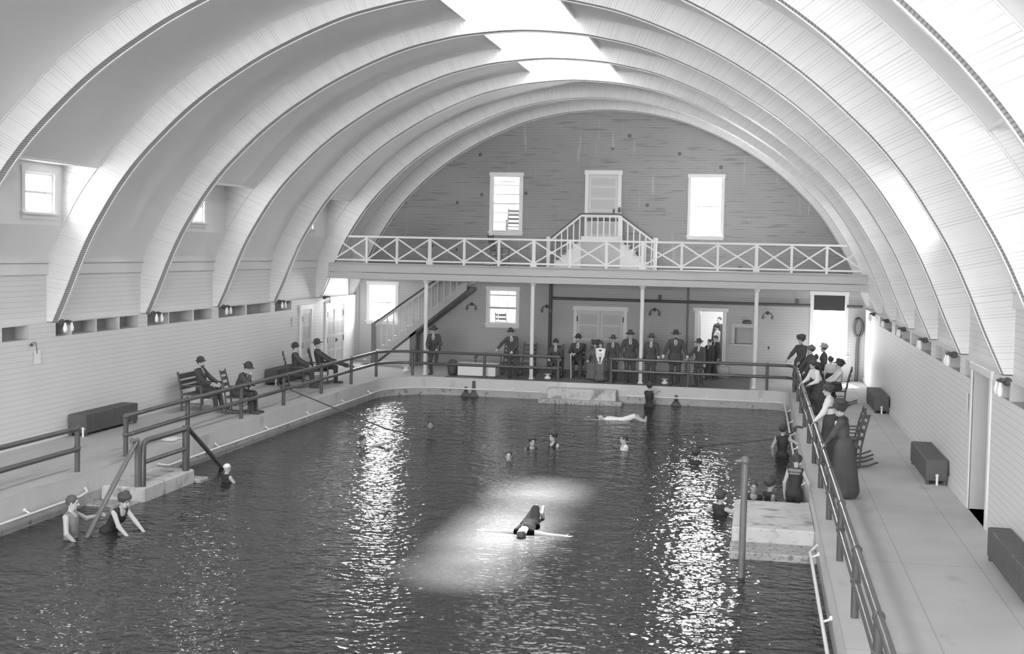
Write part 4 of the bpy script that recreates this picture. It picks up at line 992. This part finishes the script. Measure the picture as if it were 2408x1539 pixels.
# ---- rocking chairs
def rocking_chair(lb, g='dark rocking chairs', rockers=True):
    """faces +X at the origin"""
    t = empty('rocking_chair', (0, 0, 0), 0, lb, 'chair', g); wd = M_['wood_dark']; b = .045 if rockers else 0
    for s in (-1, 1):
        MB().tube([(-.20, s * .23, b), (-.22, s * .23, .42), (-.30, s * .22, .80), (-.38, s * .215, 1.10)], [.02, .022, .022, .018], 8).ball((-.385, s * .215, 1.12), .026, 8).build('back_post', wd, t, True)
        MB().tube([(.24, s * .26, b), (.24, s * .26, .66)], .021, 8).build('leg', wd, t, True)
        MB().box(-.27, .30, s * .26 - .035, s * .26 + .035, .655, .68, .008).build('arm', wd, t, True)
        MB().tube([(-.20, s * .24, .22), (.24, s * .255, .22)], .012, 6).build('stretcher', wd, t, True)
        if rockers: MB().tube([(-.58, s * .245, .135), (-.4, s * .245, .06), (-.2, s * .245, .025), (.05, s * .245, .018), (.28, s * .245, .045), (.46, s * .245, .11)], .019, 8).build('rocker', wd, t, True)
    m = MB(); m.box(-.23, .27, -.245, .245, .405, .445, .014); m.build('seat', wd, t, True)
    MB().tube([(.24, -.255, .30), (.24, .255, .30)], .013, 6).tube([(.24, -.255, .2), (.24, .255, .2)], .013, 6).build('front_rung', wd, t, True)
    for z in (.58, .74, .90, 1.05):
        x = float(np.interp(z, [.42, .8, 1.1], [-.22, -.30, -.38])); vs = []
        for k in range(7):
            y = -.215 + .43 * k / 6; bow = -.035 * math.sin(PI * k / 6)
            vs += [(x + bow - .008, y, z - .045), (x + bow + .008, y, z - .045), (x + bow + .0, y, z + .045), (x + bow - .016, y, z + .045)]
        fs = [(4 * k + a, 4 * k + (a + 1) % 4, 4 * k + 4 + (a + 1) % 4, 4 * k + 4 + a) for k in range(6) for a in range(4)] + [(3, 2, 1, 0), (24, 25, 26, 27)]
        MB().add(vs, fs).build('slat', wd, t, True)
    return t
D = math.radians
ch0 = rocking_chair('dark rocking chair under the man leaning forward on the left deck'); ch0.location = (-13.52, 28.25, 0); ch0.rotation_euler = (0, 0, D(8))
def chair(x, y, a, lb, z=0): return copy_tree(ch0, (x, y, z), D(a), lb)
chair(-14.25, 33.9, 25, 'dark rocking chair of the near man of the pair on the left deck')
chair(-13.92, 35.15, 20, 'dark rocking chair of the man with his foot on the railing')
chair(1.98, 25.1, 186, 'nearer of two dark rocking chairs behind the tall woman')
chair(2.0, 26.15, 181, 'farther of two dark rocking chairs behind the tall woman')
chair(2.45, 35.6, 176, 'dark rocking chair of the woman seated on the right deck')
chair(-7.02, 40.0, -90, 'dark rocking chair of the seated man beside the dark pipe')
chair(-8.05, 40.05, -92, 'empty dark rocking chair behind the man leaning on the railing')
chair(-8.75, 40.2, -86, 'empty dark rocking chair right of the white trough')
chair(-6.3, 40.6, -85, 'dark rocking chair of the seated man with a cane')
chair(-5.62, 40.1, -90, 'dark rocking chair of the woman in the wide hat')
chair(-9.68, YK + .62, 84, 'rocking chair on the porch outside the lower middle window', .92)
chair(-9.45, YK + 1.0, -80, 'rocking chair outside the upper left window', 4.95)
chair(-9.2, 40.3, 40, 'dark rocking chair on the gallery behind the balustrade', 3.86)
t = empty('settle_bench', (-14.75, 28.6, 0), 0, 'dark wooden armchair with a wide slatted back against the left wall', 'bench')
wd = M_['wood_dark']; bx0, by0, by1 = -15.0, 28.1, 29.25
for y in (by0, by1):
    MB().tube([(bx0, y, 0), (bx0, y, .45), (bx0 - .12, y, .98)], .028, 8).ball((bx0 - .122, y, 1.0), .035, 8).build('back_post', wd, t)
    MB().tube([(bx0 + .55, y, 0), (bx0 + .55, y, .66)], .026, 8).build('leg', wd, t); MB().box(bx0 - .04, bx0 + .6, y - .035, y + .035, .655, .69, .008).build('arm', wd, t)
    MB().tube([(bx0, y, .2), (bx0 + .55, y, .2)], .014, 6).build('stretcher', wd, t)
MB().box(bx0 - .02, bx0 + .58, by0, by1, .41, .45, .01).build('seat', wd, t); MB().box(bx0 + .53, bx0 + .57, by0, by1, .32, .41, .006).build('apron', wd, t)
for z in (.60, .74, .90): MB().bar((bx0 - .04 - (z - .45) * .15, by0, z), (bx0 - .04 - (z - .45) * .15, by1, z), .02, .10 if z < .9 else .14).build('slat', wd, t)
# ================================================================== WHO IS THERE
SEAT = (0, 0, .555)
def seated(label, base, yaw, H=1.72, lean=-.12, **k):
    k.setdefault('hands', ((.34, -.20, .70), (.34, .20, .70))); k.setdefault('palms', ((0, 0, -1), (0, 0, -1)))
    k.setdefault('feet', ((.46, -.12, .085), (.46, .12, .085))); k.setdefault('knees', ((1, -.1, 1), (1, .1, 1)))
    return person(label, base, yaw, H, hip=SEAT, lean=lean, **k)
DN = ((0, 0, -1), (0, 0, -1))
# --- behind the far railing, left to right
person('man in a felt hat with one foot up on the far railing', (-11.25, 39.12, 0), 4, 1.74, lean=.30, hip=(-.06, 0, .90), hands=((.36, -.14, .92), (.36, .20, .96)), palms=DN, feet=((-.05, -.10, .085), (.46, .17, .56)), knees=((1, -.1, 0), (1, .3, .3)), hat='fedora', head=(.1, .05, 0), build=1.05)
person('man in a wide hat stretching one arm along the far railing', (-8.40, 39.12, 0), 8, 1.70, side=.10, hands=((.44, -.58, .96), (.26, .02, .98)), palms=((0, 0, -1), (-1, 0, 0)), elbows=((0, -.5, .6), (-.3, 1, -.3)), hat='fedora', head=(-.05, .05, 0), mustache=True)
seated('man in a dark coat seated in a rocking chair beside the dark pipe', (-7.02, 39.94, 0), 5, 1.66, hat='bowler', hatmat='hat')
seated('man in a bowler hat seated with his hands on a pale cane', (-6.30, 40.5, 0), 3, 1.86, lean=.02, hands=((.42, -.14, .78), (.42, -.06, .80)), hat='bowler', mustache=True)
seated('woman in a very wide dark hat seated behind the girl in white', (-5.62, 40.02, 0), 0, 1.64, woman=True, dress='dress', coat='greycloth', legs='greycloth', collar=None, hat='big')
person('girl in a white blouse with a dark bow and grey buttoned skirt', (-5.28, 38.98, 0), 0, 1.36, woman=True, dress='blouse', coat='linen', legs='greycloth', collar='hair', hands=((.20, -.05, .90), (.22, .06, .86)), palms=((-1, 0, 0), (-1, 0, 0)), elbows=((-.2, -1, -.4), (-.2, 1, -.4)), vox=.0085)
person('man in a soft hat standing directly right of the girl in white', (-4.90, 39.35, 0), 2, 1.56, hands=((.30, -.22, .80), (.30, .22, .80)), hat='fedora')
person('tall man with hands in his pockets left of the third gallery column', (-4.28, 39.1, 0), 12, 1.76, hands=((.10, -.26, .90), (.10, .26, .90)), elbows=((-.4, -1, 0), (-.4, 1, 0)), hat='fedora', head=(-.1, .1, 0), build=1.03)
person('mustached man in a hat standing just right of the third gallery column', (-3.55, 39.08, 0), -4, 1.66, hands=((.12, -.27, .86), (.47, .34, .97)), palms=DN, hat='fedora', tie=True, mustache=True)
person('broad bearded man gripping the far railing with both hands', (-2.72, 39.06, 0), 3, 1.82, hands=((.43, -.40, .92), (.43, .40, .92)), palms=DN, elbows=((-.5, -1, -.2), (-.5, 1, -.2)), hat='fedora', beard=True, mustache=True, build=1.15, lean=.06)
person('short youth in a hat looking sideways, rightmost at the far railing', (-1.90, 39.08, 0), -25, 1.56, hands=((.43, -.30, 1.02), (.10, .25, .86)), palms=DN, head=(-.35, .1, 0), hat='fedora', lean=.06)
person('woman in a white blouse and dark hat standing in the open doorway', (-1.47, 43.15, .36), -70, 1.48, woman=True, dress='blouse', coat='linen', legs='black', collar=None, hat='toque')
person('bareheaded youth standing tallest in the back of the open doorway', (-1.42, 43.75, .36), -20, 1.74, dress='suit')
person('bareheaded dark-coated child nearest the doorway steps', (-1.66, 41.0, 0), -40, 1.45)
person('bareheaded dark-coated youth between the child and the doorway steps', (-1.46, 41.55, 0), -50, 1.55)
# --- the crowd along the right deck
WD = dict(woman=True, dress='dress', collar=None)
person('woman in a dark coat and plumed hat at the railing corner', (1.45, 39.0, 0), -35, 1.76, hands=((.38, -.28, .98), (.25, .1, .95)), palms=DN, coat='black', legs='black', hat='plume', **WD)
person('woman in dark clothes and a grey turban-like hat next to the plumed hat', (1.66, 36.2, 0), -62, 1.66, hands=((.33, -.2, .95), (.33, .15, .95)), palms=DN, coat='black', legs='black', hat='toque', hatmat='greycloth', **WD)
person('woman in a pale hat standing before the bright window', (2.15, 38.1, 0), -85, 1.58, coat='charcoal', legs='black', hat='big', hatmat='hatlight', **WD)
person('dark-capped child facing the camera in the right deck crowd', (1.84, 37.1, 0), -15, 1.32, coat='charcoal', legs='black', hat='cap', hatmat='hat', woman=True, dress='dress', collar=None)
person('child seen from behind in the right deck crowd below the pale hat', (2.28, 36.75, 0), 170, 1.30, coat='shirt', legs='black', woman=True, dress='blouse', collar=None)
seated('woman in a wide black hat with white sleeves seated on the right deck', (2.42, 35.6, 0), -85, 1.66, woman=True, dress='blouse', coat='linen', legs='black', collar=None, hat='big')
person('woman in a full white blouse bending over the right railing', (1.72, 33.0, 0), -60, 1.60, lean=.55, hip=(-.1, 0, .9), hands=((.42, -.2, .96), (.42, .2, .96)), palms=DN, woman=True, dress='blouse', coat='linen', legs='black', collar=None, head=(.2, -.1, 0))
person('dark-haired hatless woman in a white blouse and black skirt', (1.62, 25.3, 0), -100, 1.68, hands=((.32, -.2, .95), (.32, .2, .95)), palms=DN, woman=True, dress='blouse', coat='linen', legs='black', collar=None, lean=.12, vox=.0085)
person('tall woman in a dark dress and large hat gripping the right railing', (1.64, 21.75, 0), -104, 1.74, hands=((.335, -.16, .955), (.335, .02, .955)), palms=DN, coat='charcoal', legs='charcoal', hat='big', woman=True, dress='dress', collar='linen', lean=.10, head=(.1, .15, 0), vox=.0075)
# --- the men in chairs on the left deck
seated('bearded man in a bowler hat sitting in the wide slatted armchair', (-14.74, 28.72, 0), 88, 1.72, hat='bowler', beard=True, mustache=True, hair='hairbrown', feet=((.48, -.12, .085), (.52, .14, .085)), head=(-.1, .05, 0))
seated('man in a bowler hat hunched forward in a rocking chair', (-13.50, 28.26, 0), 92, 1.74, lean=.42, hands=((.36, -.05, .98), (.40, .16, .74)), palms=((0, 0, 1), (0, 0, -1)), hat='bowler', head=(0, .2, 0), elbows=((0, -.6, -1), (-.5, .6, -.2)))
seated('man in a bowler hat, nearer of the pair by the left doors', (-14.22, 33.95, 0), 112, 1.74, hat='bowler', head=(-.2, 0, 0))
seated('man in a tipped felt hat resting one foot on the left railing', (-13.90, 35.16, 0), 106, 1.80, lean=-.25, hat='fedora', feet=((.80, -.02, .60), (.45, .16, .085)), head=(-.2, .05, 0), knees=((0, -.1, 1), (1, .1, 1)))
# --- bathers
def bather(label, base, yaw, H=1.70, **k):
    k.setdefault('dress', 'swim'); k.setdefault('coat', 'wetblack'); k.setdefault('collar', None)
    return person(label, base, yaw, H, shoes=False, **k)
bather('man in a grey bathing suit gripping the sloping pipe', (-11.44, 17.62, -1.62), 100, 1.72, coat='greyswim', hair='hairbrown', mustache=True, hands=((.20, -.22, .94), (.21, .62, 1.24)), palms=((0, 0, -1), (1, 0, 0)), elbows=((-.3, -.6, -.3), (0, 0, -1)), vox=.0072, head=(.15, .05, 0), curl=1.0)
bather('woman in a black bathing suit bending over the water beside the left landing', (-10.95, 18.25, -1.52), 78, 1.66, woman=True, lean=.62, hip=(-.2, 0, .92), hands=((.42, -.20, .92), (.46, .16, .94)), palms=DN, elbows=((-.4, -.4, -.3), (-.4, .4, -.3)), vox=.0072, curl=.2, collar='sailor')
bather('boy in a pale cap with his back turned beyond the left landing', (-11.05, 22.65, -1.60), 150, 1.36, hat='cap', hatmat='linen', hair=None, hands=((.35, -.35, .86), (.45, .35, .86)), vox=.0085)
bather('man up to his chest holding the lifeline rope on the left', (-9.78, 27.62, -2.02), 62, 1.68, skin='skin_dim', hands=((.25, .30, 1.30), (.40, .46, 1.52)), palms=((0, 0, -1), (1, 0, 0)), curl=1.0)
bather('swimmer splashing at the far left beyond the rope', (-9.05, 31.2, -2.1), 20, 1.68, skin='skin_dim')
bather('laughing dark-haired woman to her shoulders, left of the pair in mid-pool', (-5.61, 28.7, -1.95), 30, 1.62, woman=True)
bather('smiling woman with swept-up hair, right of the pair in mid-pool', (-5.14, 29.2, -1.93), -40, 1.68, woman=True)
bather('man with only his head above water in front of the pair', (-5.80, 26.8, -2.07), 10, 1.70, hands=((.3, -.45, 1.38), (.3, .45, 1.38)))
bather('pale-clad bather floating near the low far landing', (-4.4, 34.5, ZW), 0, 1.66, coat='linen', hip=(0, .4, -.04), torso=((0, -1, .04), (0, 0, 1)), hands=((.3, -.9, -.02), (-.3, -.9, -.02)), feet=((.1, 1.2, -.05), (-.1, 1.2, -.05)), knees=((0, 0, 1), (0, 0, 1)))
bather('dark-haired bather with a raised white shoulder right of mid-pool', (-3.28, 29.25, -1.90), -70, 1.66, coat='linen')
bather('bather seen from behind in the right-hand glitter on the water', (-1.39, 27.85, -1.93), 178, 1.64, woman=True)
bather('bather in black climbing out at the far pool wall', (-3.44, 37.55, -1.42), 170, 1.60, hands=((.55, -.2, 1.40), (.55, .2, 1.40)), palms=DN, woman=True)
bather('curly-haired bather holding the left edge of the right landing', (-.62, 22.5, -1.82), 140, 1.64, woman=True, hands=((.25, -.40, 1.40), (.2, .3, 1.2)), palms=DN)
bather('wet-haired man to his chin behind the right landing', (.02, 23.1, -1.72), 0, 1.66, skin='skin_dim')
bather('dark long-haired bather beside the wet-haired man behind the right landing', (.33, 23.25, -1.68), 120, 1.66, woman=True, skin='skin_dim')
bather('girl in a black sailor bathing suit standing behind the right landing', (.80, 22.75, -1.02), 165, 1.58, woman=True, lean=.22, head=(.2, .5, 0), collar='sailor', hands=((.12, -.30, .92), (.12, .24, .86)), vox=.008)
bather('bather in black against the right pool wall under the rope', (.70, 29.3, -1.42), 165, 1.60, woman=True, hands=((.3, -.3, 1.28), (.1, .28, .9)))
bather('man floating on his back in the sunlit patch with arms spread', (-4.0, 19.95, ZW), 0, 1.74, coat='jetblack', hip=(-.45, 0, .02), torso=((1, 0, .03), (0, 0, 1)), hands=((.02, .72, .0), (.02, -.72, .0)), palms=((0, 0, 1), (0, 0, 1)), feet=((-1.18, -.02, .06), (-1.22, .10, .05)), knees=((0, 0, 1), (0, 0, 1)), elbows=((0, 0, -1), (0, 0, -1)), vox=.0075, curl=.1)
t = empty('walking_cane', (-6.37, 39.72, 0), 0, 'pale walking cane held by the seated man in a bowler hat', 'cane')
MB().tube([(-6.40, 39.66, 0), (-6.42, 39.62, .78), (-6.42, 39.60, .85), (-6.40, 39.66, .90), (-6.38, 39.72, .87)], .014, 8).build('stick', M_['paper'], t)
# ================================================================== CAMERA, DAYLIGHT, VIEW
CF, CYAW, CPITCH, CROLL, CPX, CPY, CH = CAMP
Fv = Vector((math.sin(CYAW) * math.cos(CPITCH), math.cos(CYAW) * math.cos(CPITCH), math.sin(CPITCH)))
Rv = Vector((math.cos(CYAW), -math.sin(CYAW), 0)); Uv = Rv.cross(Fv)
Rr = Rv * math.cos(CROLL) + Uv * math.sin(CROLL); Ur = -Rv * math.sin(CROLL) + Uv * math.cos(CROLL)
cd = bpy.data.cameras.new('camera'); co = bpy.data.objects.new('camera', cd); COL.objects.link(co)
cd.sensor_fit = 'HORIZONTAL'; cd.sensor_width = 36.0; cd.lens = CF / 2408 * 36.0
cd.shift_x = (1204 - CPX) / 2408; cd.shift_y = (CPY - 769.5) / 2408
cd.clip_start = .1; cd.clip_end = 300
co.matrix_world = Matrix(((Rr.x, Ur.x, -Fv.x, 0), (Rr.y, Ur.y, -Fv.y, 0), (Rr.z, Ur.z, -Fv.z, CH), (0, 0, 0, 1)))
SC.camera = co
w = bpy.data.worlds.new('sky'); SC.world = w; w.use_nodes = True
bg = w.node_tree.nodes['Background']; bg.inputs[0].default_value = (1, 1, 1, 1); bg.inputs[1].default_value = .75
sd = bpy.data.lights.new('sun', 'SUN'); so = bpy.data.objects.new('sun', sd); COL.objects.link(so)
sd.energy = 88.0; sd.angle = math.radians(5.8)
sun_dir = Vector((.10, -.87, -1.0)).normalized()
so.rotation_euler = sun_dir.to_track_quat('-Z', 'Y').to_euler()
so.location = (0, 60, 40)
SC.view_settings.view_transform = 'Standard'; SC.view_settings.look = 'None'
SC.view_settings.gamma = 1.0; SC.view_settings.use_curve_mapping = False
SC.view_settings.exposure = EXPOSURE
SC.cycles.use_denoising = True
SC.cycles.max_bounces = 8; SC.cycles.diffuse_bounces = 6; SC.cycles.sample_clamp_indirect = 6.0
SC.cycles.caustics_reflective = False; SC.cycles.caustics_refractive = False
